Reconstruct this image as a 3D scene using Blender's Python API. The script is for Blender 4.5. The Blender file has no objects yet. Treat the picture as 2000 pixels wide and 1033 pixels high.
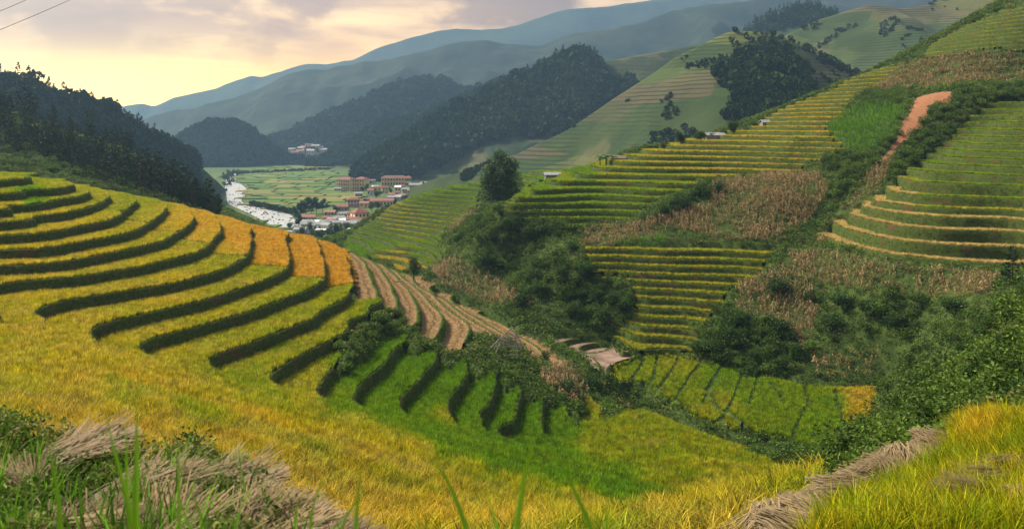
import bpy, bmesh, math, random
import numpy as np
from mathutils import Vector, Matrix
random.seed(7); RNG = np.random.default_rng(7)
R = math.radians
SC = bpy.context.scene
COL = SC.collection

# ------------------------------------------------------------------ camera
F = 1732.0          # focal length in photograph pixels (2000 px wide)
HY = 250.0          # row of the horizon in the photograph
cam_d = bpy.data.cameras.new('camera'); cam = bpy.data.objects.new('camera', cam_d); COL.objects.link(cam)
cam.location = (0, 0, 0); cam.rotation_euler = (R(90), 0, 0)
cam_d.sensor_width = 36.0; cam_d.lens = 36.0*F/2000.0
cam_d.shift_y = -(516.5-HY)/2000.0
cam_d.clip_start = 0.05; cam_d.clip_end = 60000
cam_d.dof.use_dof = True; cam_d.dof.focus_distance = 120; cam_d.dof.aperture_fstop = 3.2
SC.camera = cam

# ------------------------------------------------------------------ sky and sun
SUN_AZ, SUN_EL = R(-62), R(43)       # azimuth from the view direction (+Y), left is negative
SUN = Vector((math.sin(SUN_AZ)*math.cos(SUN_EL), math.cos(SUN_AZ)*math.cos(SUN_EL), math.sin(SUN_EL)))
GLOW_AZ, GLOW_EL = R(-29), R(4.5)    # where the cloud is thin and glows
W = bpy.data.worlds.new('World'); SC.world = W; W.use_nodes = True
def build_world():
    nt = W.node_tree; nt.nodes.clear(); L = nt.links
    def N(t, **k):
        n = nt.nodes.new(t)
        for a, b in k.items(): setattr(n, a, b)
        return n
    def M(op, a, b=None, c=None):
        n = N('ShaderNodeMath', operation=op)
        for i, v in enumerate((a, b, c)):
            if v is None: continue
            if isinstance(v, (int, float)): n.inputs[i].default_value = v
            else: L.new(v, n.inputs[i])
        return n.outputs[0]
    def mixc(f, a, b):
        n = N('ShaderNodeMix', data_type='RGBA')
        if isinstance(f, (int, float)): n.inputs[0].default_value = f
        else: L.new(f, n.inputs[0])
        for i, v in ((6, a), (7, b)):
            if isinstance(v, tuple): n.inputs[i].default_value = (*v, 1)
            else: L.new(v, n.inputs[i])
        return n.outputs[2]
    def ramp(v, lo, hi):
        n = N('ShaderNodeMapRange', interpolation_type='SMOOTHSTEP')
        L.new(v, n.inputs[0]); n.inputs[1].default_value = lo; n.inputs[2].default_value = hi
        return n.outputs[0]
    tc = N('ShaderNodeTexCoord'); d = tc.outputs['Generated']
    sky = N('ShaderNodeTexSky', sky_type='NISHITA', sun_disc=False)
    sky.sun_elevation = SUN_EL; sky.sun_rotation = SUN_AZ; sky.dust_density = 3.0; sky.air_density = 1.3; sky.altitude = 800
    sep = N('ShaderNodeSeparateXYZ'); L.new(d, sep.inputs[0])
    z = M('MAXIMUM', sep.outputs[2], 0.0)
    # glow around the thin cloud in front of the sun
    g = N('ShaderNodeVectorMath', operation='DOT_PRODUCT'); L.new(d, g.inputs[0])
    g.inputs[1].default_value = (math.sin(GLOW_AZ)*math.cos(GLOW_EL), math.cos(GLOW_AZ)*math.cos(GLOW_EL), math.sin(GLOW_EL))
    gd = g.outputs['Value']
    glow_w = ramp(gd, 0.80, 0.995); glow_n = ramp(gd, 0.955, 0.999)
    # cloud deck: a level layer seen in perspective
    den = M('ADD', z, 0.055)
    cx = M('DIVIDE', sep.outputs[0], den); cy = M('DIVIDE', sep.outputs[1], den)
    cv = N('ShaderNodeCombineXYZ'); L.new(cx, cv.inputs[0]); L.new(cy, cv.inputs[1])
    n1 = N('ShaderNodeTexNoise'); n1.inputs['Scale'].default_value = 0.42; n1.inputs['Detail'].default_value = 7; n1.inputs['Roughness'].default_value = 0.55
    n1.inputs['Distortion'].default_value = 0.3; L.new(cv.outputs[0], n1.inputs['Vector'])
    # billows: noise on the direction itself
    mp = N('ShaderNodeMapping'); mp.inputs['Scale'].default_value = (1, 1, 1.7); L.new(d, mp.inputs[0])
    n2 = N('ShaderNodeTexNoise'); n2.inputs['Scale'].default_value = 8.5; n2.inputs['Detail'].default_value = 7; n2.inputs['Roughness'].default_value = 0.52
    L.new(mp.outputs[0], n2.inputs['Vector'])
    haze_w = ramp(z, 0.03, 0.125)                      # clouds sink into the haze at the horizon
    dark = M('MULTIPLY', ramp(n1.outputs[0], 0.40, 0.58), haze_w)
    bill = ramp(n2.outputs[0], 0.43, 0.58)
    # colours (scene light, about 1 = white)
    clear = mixc(glow_w, (0.66, 0.36, 0.10), (1.2, 0.60, 0.05))
    clear = mixc(glow_n, clear, (1.9, 1.25, 0.26))
    lit = mixc(glow_w, (0.90, 0.54, 0.21), (1.25, 0.72, 0.22))
    shade = mixc(glow_w, (0.15, 0.055, 0.015), (0.40, 0.17, 0.05))
    cl = mixc(bill, shade, lit)
    low = mixc(M('MULTIPLY', haze_w, 0.9), clear, cl)
    low = mixc(M('MULTIPLY', dark, 0.85), low, shade)
    up = ramp(z, 0.12, 0.5)
    dome = mixc(dark, (0.36, 0.39, 0.44), (0.27, 0.29, 0.32))
    low = mixc(up, low, dome)
    b1 = N('ShaderNodeBackground'); L.new(sky.outputs[0], b1.inputs[0]); b1.inputs[1].default_value = 0.07
    b2 = N('ShaderNodeBackground'); L.new(low, b2.inputs[0]); b2.inputs[1].default_value = 0.92
    ms = N('ShaderNodeMixShader'); ms.inputs[0].default_value = 0.86
    L.new(b1.outputs[0], ms.inputs[1]); L.new(b2.outputs[0], ms.inputs[2])
    out = N('ShaderNodeOutputWorld'); L.new(ms.outputs[0], out.inputs[0])
build_world()
sun_d = bpy.data.lights.new('sun', 'SUN'); sun = bpy.data.objects.new('sun', sun_d); COL.objects.link(sun)
sun_d.energy = 5.0; sun_d.angle = R(11); sun_d.color = (1.0, 0.87, 0.66)
sun.rotation_euler = SUN.to_track_quat('Z', 'Y').to_euler(); sun.location = (-60, 60, 120)
SC.view_settings.view_transform = 'Standard'; SC.view_settings.look = 'None'
SC.view_settings.exposure = 1.3; SC.view_settings.gamma = 1.0
SC.cycles.use_denoising = True; SC.cycles.max_bounces = 6; SC.cycles.diffuse_bounces = 3; SC.cycles.transparent_max_bounces = 4
SC.cycles.volume_bounces = 2; SC.cycles.use_adaptive_sampling = True; SC.cycles.adaptive_threshold = 0.012

# ------------------------------------------------------------------ helpers
def tag(o, label=None, cat=None, group=None, kind=None):
    for k, v in (('label', label), ('category', cat), ('group', group), ('kind', kind)):
        if v: o[k] = v
    return o
def link(name, data, mats=None, parent=None):
    o = bpy.data.objects.new(name, data); COL.objects.link(o)
    if mats is not None and data is not None:
        for m in (mats if isinstance(mats, (list, tuple)) else [mats]): data.materials.append(m)
    if parent: o.parent = parent
    return o
def empty(name, loc=(0, 0, 0), rz=0):
    o = bpy.data.objects.new(name, None); COL.objects.link(o); o.location = loc; o.rotation_euler = (0, 0, rz)
    o.empty_display_size = 0.3
    return o
def mesh(name, v, f, smooth=False):
    me = bpy.data.meshes.new(name); me.from_pydata([tuple(map(float, p)) for p in v] if not isinstance(v, np.ndarray) else v.tolist(), [], f if not isinstance(f, np.ndarray) else f.tolist())
    if smooth: me.shade_smooth()
    me.update(); return me
def fast_mesh(name, v, tri_or_quad, smooth=False):
    """numpy vertices (n,3) and faces (m,k)"""
    me = bpy.data.meshes.new(name); n, (m, k) = len(v), tri_or_quad.shape
    me.vertices.add(n); me.vertices.foreach_set('co', np.asarray(v, np.float32).ravel())
    me.loops.add(m*k); me.loops.foreach_set('vertex_index', tri_or_quad.astype(np.int32).ravel())
    me.polygons.add(m); me.polygons.foreach_set('loop_start', np.arange(0, m*k, k, dtype=np.int32))
    me.update(calc_edges=True)
    if smooth: me.shade_smooth()
    return me
class MB:
    """collects boxes, tubes, quads into one mesh"""
    def __init__(s): s.v = []; s.f = []
    def add(s, v, f):
        b = len(s.v); s.v += [tuple(p) for p in v]; s.f += [tuple(i+b for i in q) for q in f]; return s
    def box(s, c, d, rz=0, rx=0):
        m = Matrix.Rotation(rz, 3, 'Z') @ Matrix.Rotation(rx, 3, 'X'); c = Vector(c)
        v = [c + m @ Vector((sx*d[0]/2, sy*d[1]/2, sz*d[2]/2)) for sx in (-1, 1) for sy in (-1, 1) for sz in (-1, 1)]
        return s.add(v, [(0,1,3,2),(4,6,7,5),(0,4,5,1),(2,3,7,6),(0,2,6,4),(1,5,7,3)])
    def tube(s, pts, r0, r1=None, n=6):
        r1 = r0 if r1 is None else r1; pts = [Vector(p) for p in pts]; k = len(pts); v = []
        for i, p in enumerate(pts):
            t = (pts[min(i+1, k-1)] - pts[max(i-1, 0)]).normalized()
            a = t.cross(Vector((0, 0, 1)) if abs(t.z) < .9 else Vector((1, 0, 0))).normalized(); b = t.cross(a)
            r = r0 + (r1-r0)*i/max(k-1, 1)
            v += [p + a*math.cos(2*math.pi*j/n)*r + b*math.sin(2*math.pi*j/n)*r for j in range(n)]
        f = [(i*n+j, i*n+(j+1) % n, (i+1)*n+(j+1) % n, (i+1)*n+j) for i in range(k-1) for j in range(n)]
        f += [tuple(range(n-1, -1, -1)), tuple((k-1)*n+j for j in range(n))]
        return s.add(v, f)
    def build(s, name, m, parent=None, smooth=False): return link(name, mesh(name, s.v, s.f, smooth), m, parent)

def W3(px, py, Y): return np.array([(px-1000)/F*Y, Y, -(py-HY)/F*Y])
def to_px(x, y, z): return 1000 + F*x/y, HY - F*z/y
def in_poly(px, py, poly):
    px = np.asarray(px, float); py = np.asarray(py, float); ins = np.zeros(px.shape, bool); n = len(poly)
    for i in range(n):
        (x0, y0), (x1, y1) = poly[i], poly[(i+1) % n]
        if y0 == y1: continue
        c = ((y0 > py) != (y1 > py)) & (px < (x1-x0)*(py-y0)/(y1-y0) + x0)
        ins ^= c
    return ins
def vnoise(x, y, scale, seed=0):
    """smooth value noise in [-1,1]"""
    x = np.asarray(x)/scale; y = np.asarray(y)/scale
    xi = np.floor(x).astype(np.int64); yi = np.floor(y).astype(np.int64); fx = x-xi; fy = y-yi
    fx = fx*fx*(3-2*fx); fy = fy*fy*(3-2*fy)
    def h(a, b):
        n = (a*374761393 + b*668265263 + seed*974711) & 0x7fffffff
        n = ((n ^ (n >> 13))*1274126177) & 0x7fffffff
        return ((n ^ (n >> 16)) & 0xffff)/32767.5 - 1
    return (h(xi, yi)*(1-fx)+h(xi+1, yi)*fx)*(1-fy) + (h(xi, yi+1)*(1-fx)+h(xi+1, yi+1)*fx)*fy
def fbm(x, y, scale, octs=4, seed=0):
    a = 0; w = 1.0
    for o in range(octs): a = a + w*vnoise(x, y, scale/2**o, seed+o*17); w *= 0.5
    return a/1.9
# ------------------------------------------------------------------ the near terrain: level lines read off the photograph
LA = lambda k: -20.5 - 1.6*(k-7)          # height of terrace k on the near spur
RIM = {   # rim of terrace k: photograph points of one level line
 0: [(0,355),(30,353),(50,350),(58,347)],
 1: [(0,388),(40,378),(60,373),(112,371),(130,368),(148,363)],
 2: [(0,406),(40,404),(80,399),(120,391),(148,387),(166,380),(172,372)],
 3: [(0,428),(60,425),(100,421),(140,415),(180,404),(192,400),(204,392),(213,382)],
 4: [(0,462),(80,458),(140,448),(180,440),(220,430),(236,422),(250,411),(262,400),(267,390)],
 5: [(0,491),(60,489),(120,482),(180,472),(240,460),(270,450),(283,441),(300,431),(320,418),(326,407)],
 6: [(0,521),(60,519),(120,514),(180,503),(240,492),(300,479),(330,467),(348,455),(370,442),(380,427),(372,412)],
 7: [(0,558),(80,548),(160,541),(200,535),(260,526),(320,512),(380,498),(408,484),(420,468),(431,454),(431,442),(424,430),(405,415)],
 8: [(67,618),(78,604),(100,598),(160,584),(200,578),(260,569),(320,558),(360,550),(420,534),(460,518),(480,504),(488,490),(490,476),(487,458),(472,436)],
 9: [(180,655),(190,640),(240,626),(300,612),(360,598),(420,582),(480,562),(530,545),(560,528),(566,510),(562,490),(556,470),(538,450)],
 10:[(276,687),(290,668),(340,652),(420,630),(500,606),(560,584),(610,565),(636,548),(634,526),(626,500),(620,478),(608,464)],
 11:[(405,712),(412,700),(460,682),(520,660),(580,637),(620,616),(660,594),(684,570),(690,548),(686,520),(678,500)],
 12:[(528,745),(540,728),(590,696),(640,672),(690,640),(726,612),(748,592),(738,568),(723,536),(708,508)],
 13:[(620,772),(632,748),(655,718),(700,660),(745,628),(777,600),(770,575),(750,538),(724,509)],
 14:[(692,784),(702,758),(730,730),(760,700),(790,674),(812,632),(818,606),(802,570),(775,540),(752,519)],
 15:[(788,776),(800,764),(820,746),(848,714),(856,680),(858,650),(864,627),(840,590),(810,560),(779,533)],
 16:[(876,800),(880,780),(898,756),(912,738),(905,700),(912,662),(918,637),(880,608),(845,573),(809,546)],
 17:[(946,824),(952,796),(966,760),(960,715),(968,680),(962,652),(914,622),(876,590),(840,562)],
 18:[(1009,836),(1010,800),(1018,772),(1010,720),(1012,680),(985,652),(930,620),(880,582)],
 19:[(1056,846),(1057,808),(1062,780),(1064,735),(1060,690),(1015,655),(960,625)],
}
CTRL = []   # (x, y, z)
for k, pts in RIM.items():
    for (a, b) in pts: CTRL.append(W3(a, b, -LA(k)*F/(b-HY)))
def C(*a):
    for (px, py, Y) in a: CTRL.append(W3(px, py, Y))
def CZ(z, *a):
    for (px, py) in a: CTRL.append(W3(px, py, -z*F/(py-HY)))
# slope below the camera
CZ(LA(7), (0,600),(-120,610)); CZ(LA(8), (170,682),(300,738),(450,786),(600,832)); CZ(LA(9), (330,720),(560,800))
CZ(LA(10), (420,742),(600,802),(900,894)); CZ(LA(11), (560,770),(760,842)); CZ(LA(13), (760,830),(1000,908),(1330,978)); CZ(LA(12),(660,800))
CZ(LA(15), (1000,876)); CZ(LA(5), (300,832),(600,962)); CZ(LA(6), (100,728),(300,784),(600,888))
C((1000,865,112),(1000,950,60),(1000,1000,41),(1000,1033,29),(800,1000,40),(450,905,44),(600,1000,34),(0,640,90),(0,684,78),(150,800,50),(100,760,57),(200,900,36),(-150,640,85),(-150,750,55),(400,1000,27),(0,880,26),(-200,900,26))
C((1100,880,105),(1200,860,112),(1300,960,76),(1300,900,95),(1300,1012,50),(1180,1010,44),(1150,820,128),(1250,800,128),(1350,843,117),(1450,880,106),(1540,912,96),(1500,1003,50),(1400,930,88),(1550,945,80))
C((1500,1035,17),(1600,1033,15),(1700,1000,17),(1800,950,18.5),(1900,850,22),(2000,830,20),(2100,820,20),(1830,868,26),(1650,950,22),(1950,1000,14))
C((1640,920,72),(1700,855,72),(1780,792,70),(1850,728,68),(1950,648,66),(2000,600,64),(2150,510,62),(1850,785,46),(1950,730,42),(2050,670,42),(1760,880,48),(1980,668,54))
for p in ((0,4,-3.4),(-6,8,-4.6),(8,8,-4.6),(14,4,-3.8),(-14,10,-5.2),(-26,14,-6.0),(24,12,-5.0),(40,30,-6)): CTRL.append(np.array(p, float))
# floor of the bowl and the ditch
CZ(-43.3,(1250,705),(1330,700)); CZ(-44.3,(1330,760),(1480,735)); CZ(-45.2,(1400,815),(1560,770),(1640,775)); CZ(-46,(1460,845),(1600,850)); CZ(-46.6,(1700,895)); CZ(-46.8,(1300,826),(1400,862),(1500,898),(1220,780)); CZ(-45.9,(1740,785))
CZ(-43,(1190,735),(1150,690)); CZ(-42.2,(1230,690)); CZ(-40.6,(1100,705))
# terraces facing us in the middle
C((1145,490,198),(1300,484,196),(1490,488,192),(1150,530,193),(1320,530,189),(1450,530,187),(1300,570,185),(1250,612,180),(1400,605,177),(1230,652,176),(1340,668,171),(1205,664,178))
# shrub hump under the ridge
C((1100,470,206),(1000,500,214),(1000,570,196),(1100,600,186),(900,500,235),(850,545,232),(950,612,191),(1050,645,178),(1150,560,191),(1190,625,182),(930,440,250))
# the long terraced ridge
C((994,421,218),(1100,426,216),(1222,429,213),(1023,376,238),(1140,381,230),(1265,386,222),(1072,354,247),(1200,360,238),(1329,365,228),(1179,322,266),(1380,326,252),(1569,329,238),(1256,299,276),(1505,304,250),
  (1329,281,283),(1640,288,236),(1374,271,287),(1546,275,250),(1467,258,292),(1572,262,258),(1520,226,302),(1602,226,278),(1569,206,306),(1660,200,290),(1629,184,310),(1670,154,312),(1737,137,312),(1824,92,304),(1910,50,298),(2000,0,292),(2000,80,272),(1900,100,282),(2100,-40,286),(2100,60,268))
C((1240,440,209),(1400,400,216),(1500,350,230),(1560,400,212),(1500,450,201),(1300,460,204),(1150,470,207),(1400,465,200))
C((1800,150,286),(2000,140,264),(1700,190,290),(1650,240,264),(1690,240,257),(1820,190,250),(1780,230,241),(1730,300,226),(1690,335,218),(1600,425,210),(1550,485,194),(1480,545,183),(1420,605,176),(1370,655,170),(1900,180,246),(1990,170,250))
# the rounded hill on the right
LC = [-23.9,-21.6,-19.3,-17.4,-16.0,-14.0,-11.7,-9.9,-8.36,-6.8,-5.4,-3.84,-2.2,-.57,1.15,2.9,4.7,6.5,8.3]
for k, pts in {0: [(1606,460),(1660,480),(1740,498),(1850,509),(1960,516),(2060,520)], 2: [(1660,421),(1740,440),(1850,450),(2000,456)], 3: [(1681,403),(1800,422),(2000,432)], 4: [(1710,389),(1850,408),(2000,414)], 5: [(1737,370),(1850,385),(2000,391)], 6: [(1768,353),(1880,361),(2000,366)], 7: [(1785,333),(1880,340),(2000,346)], 8: [(1809,317),(2000,330)], 9: [(1825,303),(2000,314)], 10: [(1841,292),(2000,300)]}.items():
    for (a, b) in pts: CTRL.append(W3(a, b, -LC[k]*F/(b-HY)))
C((1857,277,226),(2000,285,190),(1883,249,231),(2000,255,196),(1926,218,236),(2000,215,204),(2100,250,188),(2100,350,168),(2100,420,158))
C((1700,560,165),(1850,600,146),(1600,600,172),(1500,660,166),(1650,705,157),(1800,690,138),(1950,580,140),(2050,610,130))
# the green nose behind, and the slope with the pines
C((846,371,345),(760,405,325),(720,452,306),(672,481,292),(940,365,330),(930,400,300),(860,455,282),(770,485,272),(840,500,256),(800,525,246),(745,500,266),(985,402,262),(1080,346,305),(1100,332,335),(1040,335,345))
C((640,480,335),(560,470,360),(500,450,330),(400,430,290))
C((0,300,275),(0,215,340),(100,255,340),(250,300,335),(330,365,330),(430,424,330),(200,330,300),(100,325,262),(60,338,238),(-100,320,240),(-120,200,330),(300,380,260),(200,372,235))
for p in ((-200,420,-20),(-120,430,-48),(-60,420,-58),(0,430,-60),(60,430,-48),(120,430,-24),(180,430,4),(250,420,30),(-260,400,5),(-260,200,-6),(-160,60,-12),(270,250,30),(270,120,-5),(200,60,-2),(100,20,0)): CTRL.append(np.array(p, float))
CTRL = np.array(CTRL)

def tps_fit(P, z, lam):
    n = len(P); d2 = ((P[:, None]-P[None])**2).sum(-1)
    K = np.where(d2 > 0, 0.5*d2*np.log(np.maximum(d2, 1e-9)), 0) + lam*np.eye(n)
    A = np.zeros((n+3, n+3)); A[:n, :n] = K; A[:n, n] = 1; A[:n, n+1:] = P; A[n, :n] = 1; A[n+1:, :n] = P.T
    b = np.zeros(n+3); b[:n] = z; return np.linalg.solve(A, b)
def tps_eval(P, w, Q):
    out = np.empty(len(Q)); n = len(P)
    for s in range(0, len(Q), 20000):
        q = Q[s:s+20000]; d2 = (q*q).sum(1)[:, None] + (P*P).sum(1)[None] - 2*q @ P.T
        np.maximum(d2, 1e-9, out=d2)
        out[s:s+20000] = (0.5*d2*np.log(d2)) @ w[:n] + w[n] + q @ w[n+1:]
    return out
GX0, GX1, GY0, GY1, GS = -262.0, 272.0, 4.0, 434.0, 2.0     # coarse grid, then refined
_s = 0.01
PN = CTRL[:, :2]*_s
WT = tps_fit(PN, CTRL[:, 2], 2e-4)
_gx = np.arange(GX0, GX1+.1, GS); _gy = np.arange(GY0, GY1+.1, GS)
_Q = np.stack(np.meshgrid(_gx, _gy), -1).reshape(-1, 2)*_s
S2 = tps_eval(PN, WT, _Q).reshape(len(_gy), len(_gx))
def up2(A):      # Catmull-Rom refinement by two in each direction
    def one(A):
        P = np.pad(A, ((1, 1), (0, 0)), mode='reflect', reflect_type='odd')
        m = (-P[:-3]+9*P[1:-2]+9*P[2:-1]-P[3:])/16
        out = np.empty((2*A.shape[0]-1, A.shape[1])); out[0::2] = A; out[1::2] = m; return out
    return one(one(A).T).T
SG = up2(S2); GS = 1.0
gx = np.linspace(GX0, GX0+(SG.shape[1]-1)*GS, SG.shape[1]); gy = np.linspace(GY0, GY0+(SG.shape[0]-1)*GS, SG.shape[0])
GXX, GYY = np.meshgrid(gx, gy)
SG = SG + 0.10*fbm(GXX, GYY, 9, 3, 5)*np.clip((GYY-20)/40, 0, 1)
DYG, DXG = np.gradient(SG, GS)
def bil(A, x, y):
    u = np.clip((np.asarray(x, float)-GX0)/GS, 0, A.shape[1]-1.001); v = np.clip((np.asarray(y, float)-GY0)/GS, 0, A.shape[0]-1.001)
    i = u.astype(int); j = v.astype(int); a = u-i; b = v-j
    return (A[j, i]*(1-a)+A[j, i+1]*a)*(1-b) + (A[j+1, i]*(1-a)+A[j+1, i+1]*a)*b
def ground(x, y): return bil(SG, x, y)
def hit(px, py, y0=12.0, y1=430.0):
    """where the ray of a photograph point meets the smooth slope"""
    Y = np.arange(y0, y1, 0.25); x = (px-1000)/F*Y; z = -(py-HY)/F*Y
    g = ground(x, Y); k = np.argmax(z < g)
    if z[k] >= g[k]: k = len(Y)-1
    return np.array([x[k], Y[k], g[k]])
# ------------------------------------------------------------------ materials
def new_mat(name):
    m = bpy.data.materials.new(name); m.use_nodes = True; nt = m.node_tree; nt.nodes.clear()
    return m, nt
class NT:
    def __init__(s, name):
        s.m, s.nt = new_mat(name); s.L = s.nt.links
        s.out = s.N('ShaderNodeOutputMaterial')
    def N(s, t, **k):
        n = s.nt.nodes.new(t)
        for a, b in k.items(): setattr(n, a, b)
        return n
    def put(s, sock, v):
        if isinstance(v, (int, float)): sock.default_value = v
        elif isinstance(v, tuple): sock.default_value = (*v, 1) if len(v) == 3 and sock.type == 'RGBA' else v
        else: s.L.new(v, sock)
    def math(s, op, a, b=0.0):
        n = s.N('ShaderNodeMath', operation=op); s.put(n.inputs[0], a); s.put(n.inputs[1], b); return n.outputs[0]
    def mix(s, f, a, b, mode='MIX'):
        n = s.N('ShaderNodeMix', data_type='RGBA', blend_type=mode); s.put(n.inputs[0], f); s.put(n.inputs[6], a); s.put(n.inputs[7], b); return n.outputs[2]
    def ramp(s, v, lo, hi, a=0.0, b=1.0):
        n = s.N('ShaderNodeMapRange', interpolation_type='SMOOTHSTEP'); s.put(n.inputs[0], v); s.put(n.inputs[1], lo); s.put(n.inputs[2], hi); s.put(n.inputs[3], a); s.put(n.inputs[4], b); return n.outputs[0]
    def noise(s, scale, detail=4, rough=0.55, vec=None, out=0):
        n = s.N('ShaderNodeTexNoise'); n.inputs['Scale'].default_value = scale; n.inputs['Detail'].default_value = detail; n.inputs['Roughness'].default_value = rough
        s.L.new(vec if vec else s.pos(), n.inputs['Vector']); return n.outputs[out]
    def pos(s):
        if not hasattr(s, '_p'): s._p = s.N('ShaderNodeNewGeometry').outputs['Position']
        return s._p
    def attr(s, name, kind='GEOMETRY', out='Fac'):
        n = s.N('ShaderNodeAttribute', attribute_name=name, attribute_type=kind); return n.outputs[out]
    def colors(s, v, stops):
        n = s.N('ShaderNodeValToRGB'); e = n.color_ramp.elements
        while len(e) < len(stops): e.new(0.5)
        for i, (p, c) in enumerate(stops): e[i].position = p; e[i].color = (*c, 1)
        s.L.new(v, n.inputs[0]); return n.outputs[0]
    def bump(s, h, dist, strength=1.0):
        n = s.N('ShaderNodeBump'); n.inputs['Distance'].default_value = dist; n.inputs['Strength'].default_value = strength; s.L.new(h, n.inputs['Height']); return n.outputs[0]
    def principled(s, col, rough=0.8, normal=None, spec=0.3, metallic=0.0):
        b = s.N('ShaderNodeBsdfPrincipled'); s.put(b.inputs['Base Color'], col); s.put(b.inputs['Roughness'], rough); b.inputs['Specular IOR Level'].default_value = spec; b.inputs['Metallic'].default_value = metallic
        if normal: s.L.new(normal, b.inputs['Normal'])
        s.L.new(b.outputs[0], s.out.inputs[0]); return s.m
    def leaf(s, col, trans=0.35, rough=0.55, tcol=None):
        d = s.N('ShaderNodeBsdfPrincipled'); s.put(d.inputs['Base Color'], col); d.inputs['Roughness'].default_value = rough; d.inputs['Specular IOR Level'].default_value = 0.06
        t = s.N('ShaderNodeBsdfTranslucent'); s.put(t.inputs[0], tcol if tcol is not None else col)
        x = s.N('ShaderNodeMixShader'); x.inputs[0].default_value = trans
        s.L.new(d.outputs[0], x.inputs[1]); s.L.new(t.outputs[0], x.inputs[2]); s.L.new(x.outputs[0], s.out.inputs[0]); return s.m

def plain(name, col, rough=0.8, var=0.25, scale=3.0, bump=0.0):
    t = NT(name); n = t.noise(scale)
    c = t.mix(t.ramp(n, .3, .7), tuple(v*(1-var) for v in col), tuple(min(v*(1+var), .95) for v in col))
    return t.principled(c, rough, t.bump(n, bump) if bump else None)
def leaf_mat(name, dark, light, trans=.3, dry=None):
    """leaves: one colour per instance between dark and light, brighter leaf by leaf"""
    t = NT(name); r = t.attr('rnd', 'INSTANCER'); n = t.noise(1.7, 2)
    f = t.math('ADD', t.math('MULTIPLY', r, .65), t.math('MULTIPLY', n, .4))
    c = t.mix(f, dark, light)
    if dry: c = t.mix(t.ramp(t.attr('dry', 'INSTANCER'), .0, 1.0), c, dry)
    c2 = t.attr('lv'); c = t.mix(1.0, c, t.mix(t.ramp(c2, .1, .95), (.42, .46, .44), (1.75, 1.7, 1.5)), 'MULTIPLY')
    return t.leaf(c, trans)

t = NT('rice'); ti = t.attr('tint', 'INSTANCER'); h = t.attr('h'); rr = t.attr('lv')
c = t.colors(t.math('ADD', ti, t.math('MULTIPLY', t.math('SUBTRACT', rr, .5), .22)), [(0.0, (.105, .225, .006)), (.25, (.155, .265, .006)), (.45, (.24, .30, .006)), (.65, (.42, .35, .010)), (.82, (.53, .36, .018)), (1.0, (.55, .285, .020))])
c = t.mix(t.attr('dry', 'INSTANCER'), c, (.55, .41, .17))
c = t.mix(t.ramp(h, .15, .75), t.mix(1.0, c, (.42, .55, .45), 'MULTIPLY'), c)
bri = t.math('MULTIPLY', t.ramp(t.attr('rnd', 'INSTANCER'), 0, 1, .50, 1.45), t.ramp(rr, 0, 1, .62, 1.30)); c = t.mix(1.0, c, bri, 'MULTIPLY')
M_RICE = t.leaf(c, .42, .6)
t = NT('bank'); n = t.noise(2.2, 5); n2 = t.noise(.35, 3); n3 = t.noise(9, 4)
c = t.colors(n, [(.28, (.022, .036, .008)), (.48, (.044, .070, .012)), (.62, (.070, .095, .017)), (.75, (.09, .070, .028))])
c = t.mix(t.ramp(n2, .54, .72), c, (.085, .055, .026)); M_BANK = t.principled(c, .9, t.bump(n3, .25), .1)
M_SOIL = plain('paddy_soil', (.070, .062, .022), .95, .4, 2.5, .1)
t = NT('ground'); n = t.noise(.55, 6, .6); n2 = t.noise(4, 5); so = t.attr('soil'); n4 = t.noise(.13, 3)
c = t.colors(n, [(.3, (.018, .032, .008)), (.5, (.034, .058, .012)), (.66, (.060, .085, .018)), (.8, (.10, .082, .035))])
c = t.mix(t.ramp(so, .35, .65), c, t.mix(t.ramp(n2, .3, .7), (.17, .070, .036), (.30, .145, .075)))
M_GROUND = t.principled(c, .95, t.bump(n2, .3), .1)
# cut stubble in rows, dry straw laid across
t = NT('stubble'); n = t.noise(1.3, 5); n2 = t.noise(8, 4)
c = t.colors(n, [(.3, (.13, .076, .034)), (.5, (.24, .155, .072)), (.7, (.33, .225, .115))])
M_STUB = t.principled(t.mix(t.ramp(n2, .35, .6), t.mix(1.0, c, (.55, .5, .45), 'MULTIPLY'), c), .95, t.bump(n2, .12), .1)
t = NT('mud'); n = t.noise(.5, 6)
M_MUD = t.principled(t.mix(t.ramp(n, .35, .65), (.10, .062, .042), (.21, .14, .10)), .6, t.bump(t.noise(3, 5), .1), .4)

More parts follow.
